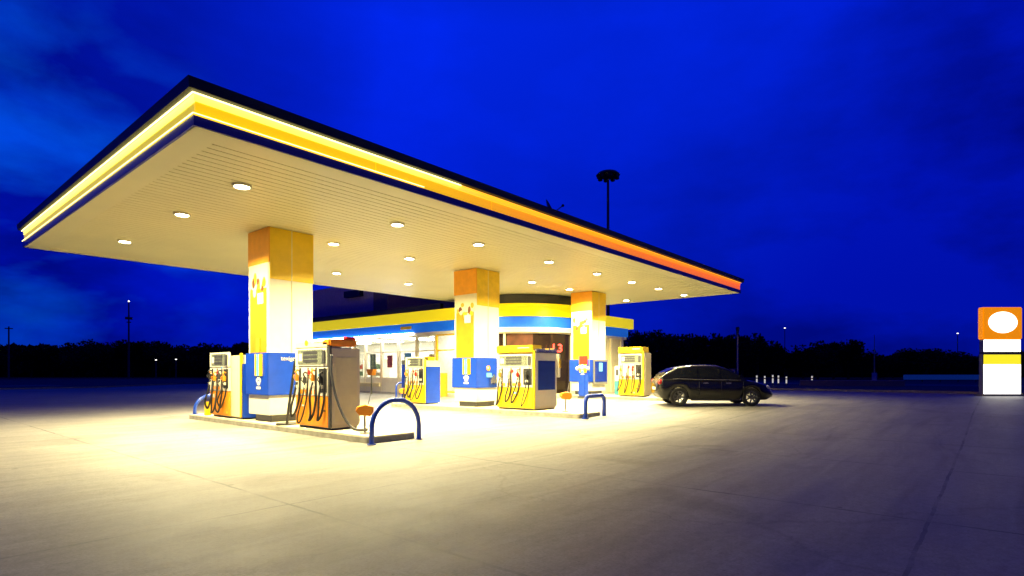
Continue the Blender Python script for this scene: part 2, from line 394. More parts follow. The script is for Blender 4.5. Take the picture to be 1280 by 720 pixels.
# ------------------------------------------------------------------ ground
def sheet(name, m, xs, ys, dz):
    b = MB(); V = {}
    for i, x in enumerate(xs):
        for j, y in enumerate(ys): V[i, j] = b.bm.verts.new((x, y, gz(x)+dz))
    for i in range(len(xs)-1):
        for j in range(len(ys)-1): b.bm.faces.new((V[i, j], V[i+1, j], V[i+1, j+1], V[i, j+1]))
    return tag(b.build(name, m), kind='structure')
sheet('ground', 'verge', [-500, 13, 20, 900], [-500, 0, 900], -.012)
sheet('forecourt', 'concrete', [-60, 13, 20, 37], [-70, 0, 56], 0)
kb = MB(); kb.box(37, 37.16, -70, 56.16, .1, .32); kb.box(-60, 13, 56, 56.16, -.1, .11)
kb.prism([(13, -.1), (37, -.1), (37, .32), (20, .32), (13, .11)], 'y', 56, 56.16)
tag(kb.build('kerb', 'kerb'), kind='structure')
M['road'] = M['asphalt']
rb = MB(); rb.box(56, 63, -200, 400, .1, .195); tag(rb.build('road', 'asphalt'), kind='structure')
rb = MB(); rb.box(-300, 400, 66, 73, -.05, -.004); rd = rb.build('road', 'asphalt'); tag(rd, kind='structure')

# ------------------------------------------------------------------ canopy
CX0, CX1, CY0, CY1 = 3.12, 25.5, 8.5, 20.5
can = empty('station_canopy', (14, 14.5, 0), 'long flat petrol station canopy with glowing yellow and orange fascia, black edge, slatted soffit', 'canopy')
def cb(b, name, m, parent=can, **k):
    p = can.location
    bmesh.ops.translate(b.bm, verts=b.bm.verts[:], vec=(-p.x, -p.y, -p.z))
    return b.build(name, m, parent, **k)
# soffit planks run along X, real grooves
b = MB(); w = .2; y = CY0+.35
while y < CY1-.4:
    b.box(CX0+.45, CX1-.35, y, y+w-.022, 4.80, 4.83); y += w
soff = cb(b, 'soffit', 'soffit')
b = MB(); b.box(CX0+.44, CX1-.34, CY0+.34, CY1-.36, 4.84, 4.88); cb(b, 'soffit_backing', 'cream')
b = MB()
b.box(CX0+.02, CX1-.02, CY0+.02, CY0+.35, 4.79, 4.9); b.box(CX0+.02, CX1-.02, CY1-.4, CY1-.02, 4.79, 4.9)
b.box(CX0+.02, CX0+.45, CY0+.352, CY1-.402, 4.791, 4.9); b.box(CX1-.35, CX1-.02, CY0+.352, CY1-.402, 4.791, 4.9)
cb(b, 'soffit_border', 'soffit')
b = MB(); b.box(CX0+.12, CX1-.12, CY0+.12, CY1-.12, 4.9, 5.3); cb(b, 'roof', 'black')
XT = 8.3
# blue stripe
b = MB()
b.box(CX0, CX1, CY0, CY0+.04, 4.79, 4.93); b.box(CX0, CX1, CY1-.04, CY1, 4.79, 4.93)
b.box(CX0, CX0+.04, CY0+.041, CY1-.041, 4.79, 4.93); b.box(CX1-.04, CX1, CY0+.041, CY1-.041, 4.79, 4.93)
cb(b, 'blue_stripe', 'stripe_blue')
xs_ = [CX0+.03, 6.2, 9.3, 12.4, 15.5, 18.6, 21.7, CX1-.03]
for xa, xb in zip(xs_, xs_[1:]): cb(MB().box(xa, xb-.012, CY0+.03, CY0+.07, 4.932, 5.25), 'front_fascia_panel', 'fascia_yellow')
b = MB(); b.box(CX0+.03, CX0+.07, CY0+.072, CY1-.03, 4.932, 5.25); cb(b, 'lemon_fascia_panel', 'fascia_left')
b = MB(); b.box(CX1-.07, CX1-.03, CY0+.072, CY1-.03, 4.932, 5.25)
b.box(CX0+.072, CX1-.072, CY1-.07, CY1-.03, 4.932, 5.25); cb(b, 'orange_fascia_panel', 'fascia_orange')
# black hood leaning outward
def hood_run(b, p0, p1, out):
    # profile (outward, z)
    prof = [(-.3, 5.25), (.0, 5.25), (.09, 5.26), (.11, 5.41), (-.3, 5.44)]
    p0 = Vector(p0); p1 = Vector(p1); o = Vector(out)
    dirv = (p1-p0).normalized()
    A = []; B = []
    for u, z in prof:
        ext = u
        A.append(b.bm.verts.new((*(p0+o*u-dirv*ext).to_tuple(), z))); B.append(b.bm.verts.new((*(p1+o*u+dirv*ext).to_tuple(), z)))
    n = len(prof)
    b.bm.faces.new(A); b.bm.faces.new(B[::-1])
    for i in range(n): b.bm.faces.new((A[i], B[i], B[(i+1) % n], A[(i+1) % n]))
b = MB()
hood_run(b, (CX0, CY0), (CX1, CY0), (0, -1)); hood_run(b, (CX0, CY1), (CX1, CY1), (0, 1))
hood_run(b, (CX0, CY0), (CX0, CY1), (-1, 0)); hood_run(b, (CX1, CY0), (CX1, CY1), (1, 0))
cb(b, 'black_hood', 'black')
# light tubes tucked under the hood
b = MB(); b.cyl((CX0-.02, CY0-.02, 5.235), (XT, CY0-.02, 5.235), .012, n=10); b.cyl((CX0-.02, CY0-.01, 5.235), (CX0-.02, CY1-.02, 5.235), .012, n=10); cb(b, 'light_tube', 'tube_glow')
b = MB(); b.cyl((XT+.01, CY0-.02, 5.235), (CX1-.02, CY0-.02, 5.235), .010, n=10); cb(b, 'light_tube', 'tube_orange')
cb(MB().box(CX0+.012, CX1-.05, CY0+.012, CY0+.0299, 5.14, 5.245), 'painted_glow_band', 'diffuser')  # glowing strips added for the bright band of light on the panel tops
cb(MB().box(CX0+.012, CX0+.0299, CY0+.031, CY1-.03, 5.13, 5.245), 'painted_glow_band', 'glow_band_left')
b = MB(); b.cyl((CX0-.012, CY0-.012, 4.955), (CX0-.012, CY1-.02, 4.955), .008, n=8); b.cyl((CX0, CY0-.012, 4.955), (XT-1, CY0-.012, 4.955), .007, n=8); cb(b, 'light_tube', 'tube_glow')

# columns (parts of the canopy)
def column(x, y, g, idx):
    X1, Y1 = x+1.13, y+1.05
    W = cb(MB().box(x, X1, y, Y1, g+.30, 4.79, .01), 'column', 'white')
    ox = can.location
    def sub(b, name, m, **k):
        bmesh.ops.translate(b.bm, verts=b.bm.verts[:], vec=(-ox.x, -ox.y, 0))
        return b.build(name, m, W, **k)
    bz = g+.13
    sub(MB().box(x+.12, X1-.12, y+.12, Y1-.12, bz, g+.30), 'plinth', 'greydark')
    # blue skirt, proud
    sz0, sz1 = .78+g*.6, 1.80+g*.3
    sk = sub(MB().box(x-.05, X1+.07, y-.05, Y1+.07, sz0, sz1, .012), 'blue_skirt', 'blue')
    # top cladding: yellow on the long side, orange on the left face
    sub(MB().box(x+.02, X1+.012, y-.012, y+.3, 3.56, 4.785).box(X1-.3, X1+.012, y+.301, Y1+.012, 3.56, 4.785), 'yellow_cladding', 'gold' if idx != 1 else 'yellow')
    sub(MB().box(x-.014, x+.015, y-.010, Y1+.01, 3.95, 4.784), 'orange_cladding', 'orange_dark')
    # seam
    sub(MB().box(x+.555, x+.575, y-.016, y+.01, sz1, 4.784), 'seam', 'beige')
    # advert on the left face
    ps = sub(MB().box(x-.012, x+.01, y+.12, Y1-.10, sz1+.002, 3.35), 'poster', 'amber')
    sub(MB().box(x-.012, x+.01, y+.03, Y1-.03, 3.352, 3.948), 'poster_band', 'cream')
    rnd = random.Random(idx)
    for k in range(7):
        yy = y+.12+.8*(k+.5)/7+.06*rnd.random(); zz = 3.22+.40*rnd.random()
        sub(MB().sph((x-.0125, yy, zz), .09, (.06, .5+.5*rnd.random(), .8+1.0*rnd.random()), 10), 'printed_food_picture', 'brown' if k % 2 else 'orange_dark')
    for k in range(4):
        yy = y+.18+.65*(k+.3)/4; zz = 3.12+.4*rnd.random()
        sub(MB().sph((x-.014, yy, zz), .085, (.06, .6+.5*rnd.random(), .8+1.0*rnd.random()), 10), 'printed_bread_picture', 'cream' if k % 2 else 'gold')
    b = MB(); b.box(x-.019, x-.012, y+.25, y+.55, 2.98, 3.25, .01); sub(b, 'printed_cup_picture', 'white')
    if idx == 0:
        sub(MB().box(x-.03, x-.013, y+.42, y+.60, sz1+.01, sz1+.36), 'orange_sticker', 'orange')
    # leaflet holder and emblem on the skirt's left face
    sub(MB().box(x-.075, x-.051, y+.22, y+.36, sz1-.56, sz1-.03).box(x-.075, x-.051, y+.52, y+.58, sz1-.56, sz1-.03), 'leaflet', 'yellow')
    sub(MB().box(x-.07, x-.0515, y+.38, y+.50, sz1-.56, sz1-.03), 'leaflet', 'skyblue')
    e = MB()
    for dy, dz, r in ((-.09, .05, .035), (-.03, .09, .035), (.04, .09, .035), (.10, .05, .035)): e.sph((x-.053, y+.42+dy, sz1-.72+dz), r, (.15, 1, 1.3), 10)
    e.sph((x-.053, y+.42, sz1-.745), .07, (.1, 1.2, .7), 12); sub(e, 'white_emblem', 'white')
    sub(MB().box(x-.056, x-.051, y+.32, y+.54, sz1-.88, sz1-.82), 'caption_plate', 'white')
    return W, sub
W0, s0 = column(6.47, 13.1, 0, 0)
W1, s1 = column(13.53, 13.1, gz(14.1), 1)
W2, s2 = column(20.60, 13.1, gz(21), 2)
text('texigo', 'white_lettering', .15, 'white', W0, (6.92-14, 13.044-14.5, 1.66), (R(90), 0, 0))
# small round badge and rack on the second column's skirt
s1(MB().cyl((14.05, 13.03, 1.46), (14.05, 13.05, 1.46), .09, n=20), 'round_badge', 'orange')
s1(MB().cyl((14.02, 13.02, 1.47), (14.02, 13.029, 1.47), .045, n=16), 'badge_centre', 'white')
s1(MB().box(13.95, 14.2, 13.02, 13.05, 1.15, 1.30), 'sky_blue_label', 'skyblue')
b = MB()
for k in range(9): b.box(14.1+.05*k, 14.145+.05*k, 12.96, 13.02, .92+.03*(k % 3), 1.10+.05*(k % 4), .004)
s1(b, 'paper_rack', 'silver')
# inset blue notice with metal frame on the third column
s2(MB().box(20.62, 21.75, 13.0, 13.047, .80, 1.85, .01), 'notice_frame', 'grey')
s2(MB().box(20.70, 21.66, 12.985, 13.0, .90, 1.78), 'notice_panel', 'blue_dark')
s2(MB().box(21.0, 21.28, 12.978, 12.985, 1.35, 1.72, .003), 'notice_picture', 'skyblue')

# downlights
rows = [(10.6, 'front row'), (13.5, 'middle row'), (17.45, 'back row')]
xs = [4.72, 8.3, 11.03, 14.2, 17.0, 19.5, 21.78, 24.3]
ordn = ['first', 'second', 'third', 'fourth', 'fifth', 'sixth', 'seventh', 'eighth']
proto = None
LW = 550
lampdata = bpy.data.lights.new('downlight_lamp', 'AREA'); lampdata.shape = 'DISK'; lampdata.size = .30; lampdata.energy = LW; lampdata.color = (1, .86, .44); lampdata.spread = R(141)
for ry, rn in rows:
    for i, x in enumerate(xs):
        if rn == 'middle row' and i == 1: xx = 8.44
        else: xx = x
        yy = ry
        if rn != 'front row' and xx > 18.4 and ry > 15: 
            if xx < 25: continue
        if proto is None:
            proto = empty('downlight', (0, 0, 4.79), 'x', 'downlight')
            MB().arc((0, 0), .13, .17, -.035, .012, 0, 360, 28).build('trim_ring', 'white', proto)
            MB().cyl((0, 0, -.022), (0, 0, -.008), .13, n=28).build('lens', 'lamp_glow', proto)
            o = proto
        else: o = copy_tree(proto)
        o.location = (xx, yy, 4.79)
        tag(o, 'round recessed downlight in the canopy soffit, %s, %s from the left end' % (rn, ordn[i]), 'downlight', 'downlights in the canopy soffit')
        lo = bpy.data.objects.new('downlight_lamp', lampdata); COL.objects.link(lo); lo.location = (xx, yy, 4.745)

# thing on top of canopy: small dish
d = empty('satellite_dish', (12.75, 9.5, 5.38), 'small dark dish aerial tilted on top of the canopy roof', 'satellite dish')
MB().cyl((0, 0, -.1), (0, 0, .35), .03).build('mast', 'greydark', d)
b = MB()
ax = Vector((.5, -.75, .45)).normalized(); q = ax.to_track_quat('Z', 'Y').to_matrix()
prev = None
for i in range(6):
    rr = .36*i/5+.001; zz = .55*rr*rr
    ring = [b.bm.verts.new(Vector((0, 0, .42)) + q @ Vector((rr*math.cos(a*math.pi/10), rr*math.sin(a*math.pi/10), zz))) for a in range(20)]
    if prev:
        for k in range(20): b.bm.faces.new((prev[k], prev[(k+1) % 20], ring[(k+1) % 20], ring[k]))
    prev = ring
dm = b.build('reflector', 'greydark', d, smooth=True); md = dm.modifiers.new('s', 'SOLIDIFY'); md.thickness = .015
b = MB(); b.cyl(Vector((0, 0, .42)) + q @ Vector((.3, 0, 0)), Vector((0, 0, .42)) + q @ Vector((0, 0, .42)), .012); b.sph(Vector((0, 0, .42)) + q @ Vector((0, 0, .42)), .04); b.build('receiver_arm', 'greydark', d)

# ------------------------------------------------------------------ pump islands
def island(x0, x1, y0, y1, label):
    g = gz((x0+x1)/2)
    o = empty('pump_island', ((x0+x1)/2, (y0+y1)/2, g), label, 'pump island', 'raised concrete pump islands')
    hx, hy = (x1-x0)/2, (y1-y0)/2
    r = .12
    poly = []
    for cx_, cy_, a0 in ((hx-r, hy-r, 0), (-hx+r, hy-r, 90), (-hx+r, -hy+r, 180), (hx-r, -hy+r, 270)):
        for k in range(5): a = R(a0+k*22.5); poly.append((cx_+r*math.cos(a), cy_+r*math.sin(a)))
    MB().prism(poly, 'z', -.05, .10).build('kerb_edge', 'kerb', o)
    MB().prism([(u*.995, v*.999) for u, v in poly], 'z', .101, .13).build('top_slab', 'cream', o)
    return g+.13
I0 = island(6.29, 7.44, 8.87, 17.56, 'raised concrete pump island nearest the camera, under the first canopy column')
I1 = island(13.36, 14.5, 8.87, 17.5, 'raised concrete pump island in the middle, under the second canopy column')
I2 = island(20.4, 21.7, 9.6, 14.3, 'raised concrete pump island farthest right, beside the shop entrance and third column')

def hoop(x0, x1, y, z, h, r, label, square=False):
    o = empty('hoop_guard', ((x0+x1)/2, y, z), label, 'bollard', 'blue hoop guards at the island ends')
    hw = (x1-x0)/2; cr = hw*(.35 if square else .92); pts = [(-hw, 0, -.02)]
    for k in range(11): a = R(180-90*k/10); pts.append((-hw+cr+cr*math.cos(a), 0, h-cr+cr*math.sin(a)))
    for k in range(11): a = R(90-90*k/10); pts.append((hw-cr+cr*math.cos(a), 0, h-cr+cr*math.sin(a)))
    pts.append((hw, 0, -.02))
    MB().tube(pts, r, 16).build('hoop', 'blue_tube', o, smooth=True)
    b = MB()
    for s in (-1, 1): b.cyl((s*hw, 0, -.02), (s*hw, 0, .015), r*1.8, n=20)
    b.build('foot_plate', 'blue_tube', o)
    return o
hoop(6.24, 7.36, 8.72, 0, .80, .047, 'thick blue hoop guard standing at the near end of the nearest island')
hoop(6.4, 7.3, 17.35, I0, .52, .045, 'low blue hoop guard at the far end of the nearest island, left of the pumps')
hoop(13.42, 14.42, 8.74, gz(13.9), .62, .06, 'squarish blue hoop guard at the near end of the middle island', True)
hoop(13.5, 14.4, 17.3, I1, .75, .035, 'thin blue hoop guard at the far end of the middle island', True)

# ------------------------------------------------------------------ dispensers
def nozzle(b, x, y, z):
    # nozzle hanging in a boot, spout down; handle loop
    b.box(x-.10, x-.02, y-.025, y+.025, z-.02, z+.12, .012)
    b.tube(smooth_path([(x-.06, y, z+.12), (x-.09, y, z+.18), (x-.05, y, z+.22), (x-.01, y, z+.20)], 4), .018, 8)
    b.tube(smooth_path([(x-.10, y, z+.02), (x-.14, y, z+.06), (x-.12, y, z+.12)], 4), .010, 6)
def dispenser(x, y0, y1, z, depth, label, hdr=(.20, 'yellow', 9), low='orange', end='grey', endframe=True, header=True, face2=None, H=1.88, whitestrip=0.0, style=0):
    """front face on -X; end face towards -Y"""
    w = y1-y0
    o = empty('fuel_pump', (x, y0, z), label, 'fuel pump', 'fuel pumps on the islands')
    # body local coords: x 0..depth, y 0..w
    MB().box(.03, depth, .0, w, .04, H-.03, .02).build('body', 'cream', o)
    MB().box(.06, depth-.03, .03, w-.03, 0, .04).build('base_plate', 'rubber', o)
    fw = w-whitestrip; f0 = whitestrip
    # pump front, slightly narrower, on the left of face
    fr = MB().box(-.03, .03, f0+.04, w-.03, .06, .70, .01).build('lower_panel', low, o)
    MB().box(-.035, .03, f0+.04, w-.03, .702, 1.32, .01).build('nozzle_panel', 'white', o)
    db = MB().box(-.045, .03, f0+.05, w-.04, 1.33, 1.72, .01).build('display_housing', 'white', o)
    MB().box(-.052, -.044, f0+.12*fw+.05, w-.16, 1.37, 1.68).build('display', 'lcd', db)
    b = MB()
    for k in range(3): b.box(-.058, -.0525, f0+.3*fw, f0+.3*fw+.42*fw, 1.41+.09*k, 1.47+.09*k)
    b.build('digits_window', 'greydark', db)
    MB().box(-.057, -.0525, w-.34, w-.2, 1.44, 1.6).build('price_label', 'white', db)
    if header:
        hd = MB().box(-.05, min(depth-.1, hdr[2]), f0+.02, w-.02, H-.03, H+hdr[0], .02).build('header_sign', hdr[1], o)
        MB().sph((-.053, f0+.62*fw, H+.085), .06, (.12, 1.2, 1), 12).build('header_emblem', 'gold', hd)
        MB().box(-.056, -.051, f0+.1*fw, f0+.4*fw, H+.10, H+.13).build('header_lettering', 'white', hd)
    prnd = random.Random(int(x*7+y0*31))
    for k in range(7):
        yy = f0+.08+(fw-.2)*prnd.random(); zz = .12+.5*prnd.random() if k < 3 else 1.12+.16*prnd.random()
        ww, hh = .04+.08*prnd.random(), .03+.07*prnd.random()
        MB().box(-.0365-.0012*k, -.0305, yy, yy+ww, zz, zz+hh).build('sticker', prnd.choice(['white', 'red', 'greydark', 'yellow', 'skyblue', 'orange']), o)
    MB().box(-.075, -.045, f0+.03*fw+.04, f0+.03*fw+.16, 1.38, 1.66, .01).build('card_reader', 'greydark', o)
    # nozzles & hoses: four
    n = 4
    dark = MB().box(-.045, -.035, f0+.06, f0+.06+.22*fw, .78, 1.28).build('nozzle_recess', 'rubber', o)
    for k in range(n):
        yy = f0+.14*fw+.24*fw*k
        nb = MB(); nozzle(nb, -.03, yy, .98+.05*(k % 2)); nb.build('nozzle', ['rubber', 'orange', 'greydark', 'orange'][(k+style) % 4] if style != 2 else ['rubber', 'red', 'white', 'orange'][k], o)
        bt = MB().box(-.12, -.03, yy-.05, yy+.05, .86, .93, .01).build('nozzle_boot', 'white', o)
        hb = MB(); sgn = 1 if k % 2 else -1
        j = lambda a: prnd.uniform(-a, a)
        sw = j(.10); dz = j(.12); thick = .016+.009*prnd.random()
        hb.tube(smooth_path([(-.09, yy, .99), (-.15+j(.02), yy+.02*sgn+sw*.4, .72), (-.17+j(.04), yy+.10+sw, .34+dz), (-.12+j(.03), yy+.15+sw, .18+dz*.7), (-.08, yy+.08+sw*.8, .30+dz*.5), (-.06, yy-.03+sw*.4, .62), (-.045, yy-.05, 1.0), (-.035, yy-.05, 1.3)], 6), thick, 8)
        hb.build('hose', 'rubber', o, smooth=True)
    MB().cyl((-.05, f0+.55*fw, 1.2), (-.035, f0+.55*fw, 1.2), .05, n=16).build('red_badge', 'red', o)
    for k in range(4): MB().box(-.042, -.035, f0+.32*fw+.14*fw*k, f0+.41*fw+.14*fw*k, .74, .83).build('grade_label', 'orange', o)
    # end face
    if endframe:
        MB().box(.02, depth, -.035, .0, .1, H-.04, .01).build('end_frame', 'white' if end != 'grey' else 'cream', o)
        if end == 'grey': MB().box(.09, depth-.07, -.045, -.036, .18, H-.22, .005).build('end_panel', 'beige', o)
        else: MB().box(.14, depth-.10, -.045, -.036, .62, H-.28, .005).build('end_panel', 'blue_dark', o)
    else:
        MB().box(.0, depth+.02, -.04, .0, .04, H-.25, .01).build('end_panel', 'blue', o)
    MB().box(-.03, .03, -.03, .03, .05, H+.02, .008).build('corner_post', 'greydark' if style == 0 else 'gold', o)
    return o
p0 = dispenser(6.42, 10.4, 11.75, I0, .70, 'fuel pump with orange lower panel and grey end panel, right of the first column', style=0, hdr=(.10, 'cream', .3), H=1.74)
# orange block and curved big hose on the near pump
MB().box(-.05, .62, -.06, .22, 1.745, 1.89, .03).build('orange_top_sign', 'orange', p0)
MB().box(.35, .60, -.05, .1, 1.892, 1.95, .02).build('red_top_light', 'red', p0)
MB().tube(smooth_path([(-.02, -.09, 1.56), (-.05, -.13, 1.2), (.0, -.2, .75), (.10, -.35, .30), (.22, -.5, .06), (.42, -.62, .025), (.55, -.5, .03)], 8), .028, 10).build('hose', 'greydark', p0, smooth=True)
b = MB(); b.tube(smooth_path([(.0, 1.38, 1.50), (-.02, 1.48, 1.0), (-.02, 1.62, .5), (-.02, 1.72, .03)], 8), .03, 10); b.build('hose', 'rubber', p0, smooth=True)
MB().cyl((.12, 1.95, 0), (.12, 1.95, .035), .26, n=24).build('dark_shade_disc', 'rubber', p0)  # black disc standing in for the dark oval shade at the base
dispenser(6.42, 14.45, 16.3, I0, .72, 'fuel pump with orange lower panel and blue end panel, left of the first column', end='blue', endframe=False, header=False, H=1.66, whitestrip=.62, style=1)
p1 = dispenser(13.48, 10.62, 12.14, I1, 1.12, 'yellow fuel pump with yellow header and navy end panel, right of the second column', low='yellow', end='navy', H=1.80, style=2, hdr=(.20, 'yellow', .42))
b = MB(); rnd = random.Random(3)
for k in range(12): b.box(.02+.09*k, .09+.09*k, -.08, .12, 1.77, 1.86+.06*rnd.random(), .01)
b.build('top_rack', 'silver', p1)
b = MB(); b.box(1.13, 1.25, -.1, .02, 1.0, 1.75, .02); b.build('paper_towel_box', 'white', p1)
b = MB(); b.box(1.14, 1.24, -.115, -.1, 1.3, 1.6, .005); b.build('yellow_label', 'yellow', p1)
dispenser(13.48, 15.62, 16.72, I1, .68, 'fuel pump with yellow lower panel and blue end panel, left of the second column', low='yellow', end='blue', endframe=False, header=False, H=1.62, style=2)
dispenser(20.48, 10.62, 11.75, I2, .62, 'fuel pump with yellow header and white end, farthest right beside the black car', low='yellow', end='grey', H=1.80, style=2)

# squeegee stands
def squeegee(x, y, z, h, label, m='orange'):
    o = empty('squeegee_stand', (x, y, z), label, 'squeegee stand', 'orange squeegee buckets on posts')
    MB().cyl((0, 0, 0), (0, 0, h), .02, n=12).cyl((0, 0, 0), (0, 0, .02), .10, n=16).build('post', 'grey', o)
    b = MB(); b.prism([(-.17, h+.05), (-.10, h-.04), (.12, h-.06), (.17, h+.02), (.17, h+.13), (.02, h+.17), (-.14, h+.13)], 'y', -.10, .10)
    bo = b.build('bucket', m, o); md = bo.modifiers.new('b', 'BEVEL'); md.width = .02; md.segments = 2
    o.rotation_euler = (0, 0, R(-40))
    MB().cyl((.05, 0, h+.1), (.12, .05, h+.42), .009, n=8).build('squeegee_handle', 'grey', o)
    return o
squeegee(6.6, 9.45, I0, .40, 'orange squeegee bucket on a short post behind the nearest blue hoop')
squeegee(13.75, 9.65, I1, .42, 'orange squeegee bucket on a post beside the navy panelled pump')
squeegee(13.6, 17.0, I1, .40, 'orange squeegee bucket at the far end of the middle island')
# yellow post far end of island 0
tag(MB().box(6.42, 6.56, 16.62, 16.76, I0, I0+.38, .01).build('marker_post', 'yellow'), 'short yellow marker post beside the low blue hoop left of the pumps', 'marker post')
# blue bin by column 3
o = empty('litter_bin', (20.0, 13.25, gz(20)), 'blue litter bin with a red and white notice above, left of the third column', 'litter bin')
MB().box(.04, .34, -.17, .17, .10, 1.02, .03).build('bin_body', 'blue', o)
MB().box(.05, .35, -.2, .2, 0, .10).build('bin_foot', 'greydark', o)
MB().cyl((.2, -.28, 1.15), (.2, -.28, 1.8), .02).cyl((.2, .22, 1.15), (.2, .22, 1.8), .02).build('notice_post', 'grey', o)
MB().box(.14, .18, -.22, .18, 1.45, 1.80, .01).build('notice_board', 'red', o)
b = MB()
for k in range(5): b.sph((.14, -.24+.13*k, 1.27+.05*(k % 2)), .075, (1, 1, 1.1), 12)
b.build('paper_rolls', 'white', o, smooth=True)
# water & air stand near the far pump
o = empty('air_water_unit', (21.5, 12.3, I2), 'slim white and teal air and water unit between the third column and far pump', 'air unit')
MB().box(-.12, .14, -.15, .15, 0, .60, .02).build('lower_cabinet', 'teal', o)
MB().box(-.12, .14, -.15, .15, .602, 1.25, .02).build('upper_cabinet', 'white', o)
MB().box(-.13, -.121, -.08, .08, .85, 1.1).build('gauge', 'greydark', o)
# tall blue post left of the pump on the middle island
o = empty('hose_post', (13.75, 17.15, I1), 'slim navy post left of the pump on the middle island', 'post')
MB().box(-.06, .06, -.08, .08, 0, 1.45, .01).build('post_body', 'blue_dark', o)
MB().box(-.07, .07, -.09, .09, 1.452, 1.62, .02).build('cap', 'greydark', o)

# ------------------------------------------------------------------ shop
SX = 18.6; G = .2
shop = empty('station_shop', (22, 24, G), 'lit station shop with yellow and blue fascia, curved dark glass corner and white windows', 'shop')
def sb(b, name, m, parent=shop, **k):
    bmesh.ops.translate(b.bm, verts=b.bm.verts[:], vec=(-22, -24, -G)); return b.build(name, m, parent, **k)
c0 = (21.8, 17.9)
# floor, ceiling, back walls
sb(MB().box(SX+.05, 29, 17.95, 37, G-.05, G+.06), 'floor', 'tile')
sb(MB().box(SX+.2, 28.8, 18.2, 36.8, 3.32, 3.42), 'ceiling', 'interior')
sb(MB().box(25, 25.15, 21.2, 36.8, G+.06, 3.3).box(SX+.2, 28.8, 36.81, 37, G, 4.3).box(28.81, 29.0, 16.3, 37, G, 4.3), 'wall', 'interior')
sb(MB().box(SX+.35, 25, 21.0, 21.15, G+.06, 3.3), 'partition_wall', 'interior')
sb(MB().box(SX+.1, 29.2, 18.0, 37, 4.3, 4.38), 'roof', 'greydark')
# fascia, left facade
sb(MB().box(SX, SX+.25, 17.6, 37.2, 3.80, 4.37, .01), 'yellow_fascia', 'shop_yellow')
sb(MB().box(SX+.04, SX+.25, 17.6, 37.1, 3.31, 3.798), 'blue_fascia', 'shop_blue')
sb(MB().box(SX+.06, SX+.3, 17.9, 37, 3.16, 3.308), 'white_band', 'white')
sb(MB().box(SX+.15, SX+.35, 20.6, 37.1, 4.382, 4.68), 'parapet', 'black')
# plaque
sb(MB().box(SX+.0, SX+.038, 22.65, 23.5, 3.50, 3.66, .005), 'fascia_plaque', 'gold')
# right facade
sb(MB().box(24.2, 29.67, 16.0, 16.25, 3.80, 4.37, .01).box(29.42, 29.67, 16.26, 19, 3.8, 4.37), 'yellow_fascia', 'shop_yellow')
sb(MB().box(24.2, 29.1, 16.05, 16.25, 3.31, 3.798), 'blue_fascia', 'shop_blue')
sb(MB().box(24.2, 29.0, 16.1, 16.25, 3.16, 3.308), 'white_band', 'white')
sb(MB().box(24.5, 28.4, 16.12, 16.3, G, 3.158), 'wall', 'beige')
b = MB()
for xx in (25.3, 26.4, 27.2, 28.3): b.box(xx, xx+.12, 16.04, 16.119, G, 3.157)
sb(b, 'pilasters', 'cream')
# curved corner
sb(MB().arc(c0, 3.0, 3.2, 3.80, 4.37, 180, 324, 48), 'yellow_fascia', 'shop_yellow')
sb(MB().arc(c0, 3.0, 3.16, 3.31, 3.798, 180, 324, 48), 'blue_fascia', 'shop_blue')
sb(MB().arc(c0, 2.95, 3.18, 3.10, 3.308, 180, 324, 48), 'white_band', 'white')
sb(MB().arc(c0, 2.9, 3.14, 4.372, 4.775, 180, 324, 48), 'parapet', 'black')
# curved glazing: frame, panes
fr = sb(MB().arc(c0, 3.0, 3.1, G, G+.15, 180, 324, 48).arc(c0, 3.0, 3.1, 3.04, 3.099, 180, 324, 48), 'entrance_frame', 'cream')
for a in (181, 204, 318):
    a_ = R(a); x_, y_ = c0[0]+3.05*math.cos(a_), c0[1]+3.05*math.sin(a_)
    sb(MB().box(x_-.05, x_+.05, y_-.05, y_+.05, G+.15, 3.04, rot=Matrix.Rotation(a_, 3, 'Z')), 'mullion', 'cream', fr)
bb = MB()
for a in (267.5,): 
    a_ = R(a); x_, y_ = c0[0]+3.06*math.cos(a_), c0[1]+3.06*math.sin(a_); bb.box(x_-.08, x_+.08, y_-.12, y_+.12, G, 3.1, rot=Matrix.Rotation(a_, 3, 'Z'))
sb(bb, 'door_post', 'cream', fr)
sb(MB().arc(c0, 3.02, 3.04, G+.15, 3.04, 181, 323, 48), 'dark_glazing', 'darkglass')
b = MB().arc(c0, 3.045, 3.055, 2.2, 3.04, 206, 228, 8); sb(b, 'brown_transom', 'doorbrown', fr)
b = MB().arc(c0, 3.045, 3.055, G+.15, 2.1, 224, 233, 8); sb(b, 'brown_door_leaf', 'doorbrown', fr)
# neon sign in front of the entrance glazing
nx, ny = 20.45, 14.72
ns = text('L3', 'neon_lettering', .50, 'neon', shop, (20.36-22, 14.72-24, 2.36-G), (R(90), 0, R(-30)), ext=.01)
# windows of left facade: bays along Y
def bay(y0, y1, low=.75, kind=0):
    f = MB(); x = SX+.1
    f.box(x, x+.10, y0, y0+.07, G+low, 3.16).box(x, x+.10, y1-.07, y1, G+low, 3.16).box(x+.002, x+.098, y0+.071, y1-.071, G+low, G+low+.07).box(x+.002, x+.098, y0+.071, y1-.071, 3.09, 3.158).box(x+.002, x+.098, y0+.071, y1-.071, 2.35, 2.41)
    w = sb(f, 'window', 'white' if kind == 0 else 'gold')
    sb(MB().box(x+.045, x+.052, y0+.07, y1-.07, G+low+.07, 3.09), 'pane', 'glass', w)
    return w
ys = [18.1, 19.45, 20.9, 22.35, 23.8, 25.25, 26.7, 28.15, 29.6, 31.05, 32.5, 33.95, 35.4, 36.9]
for i in range(len(ys)-1):
    bay(ys[i]+.03, ys[i+1]-.03, .75 if i > 2 else .12, 1 if i == 1 else 0)
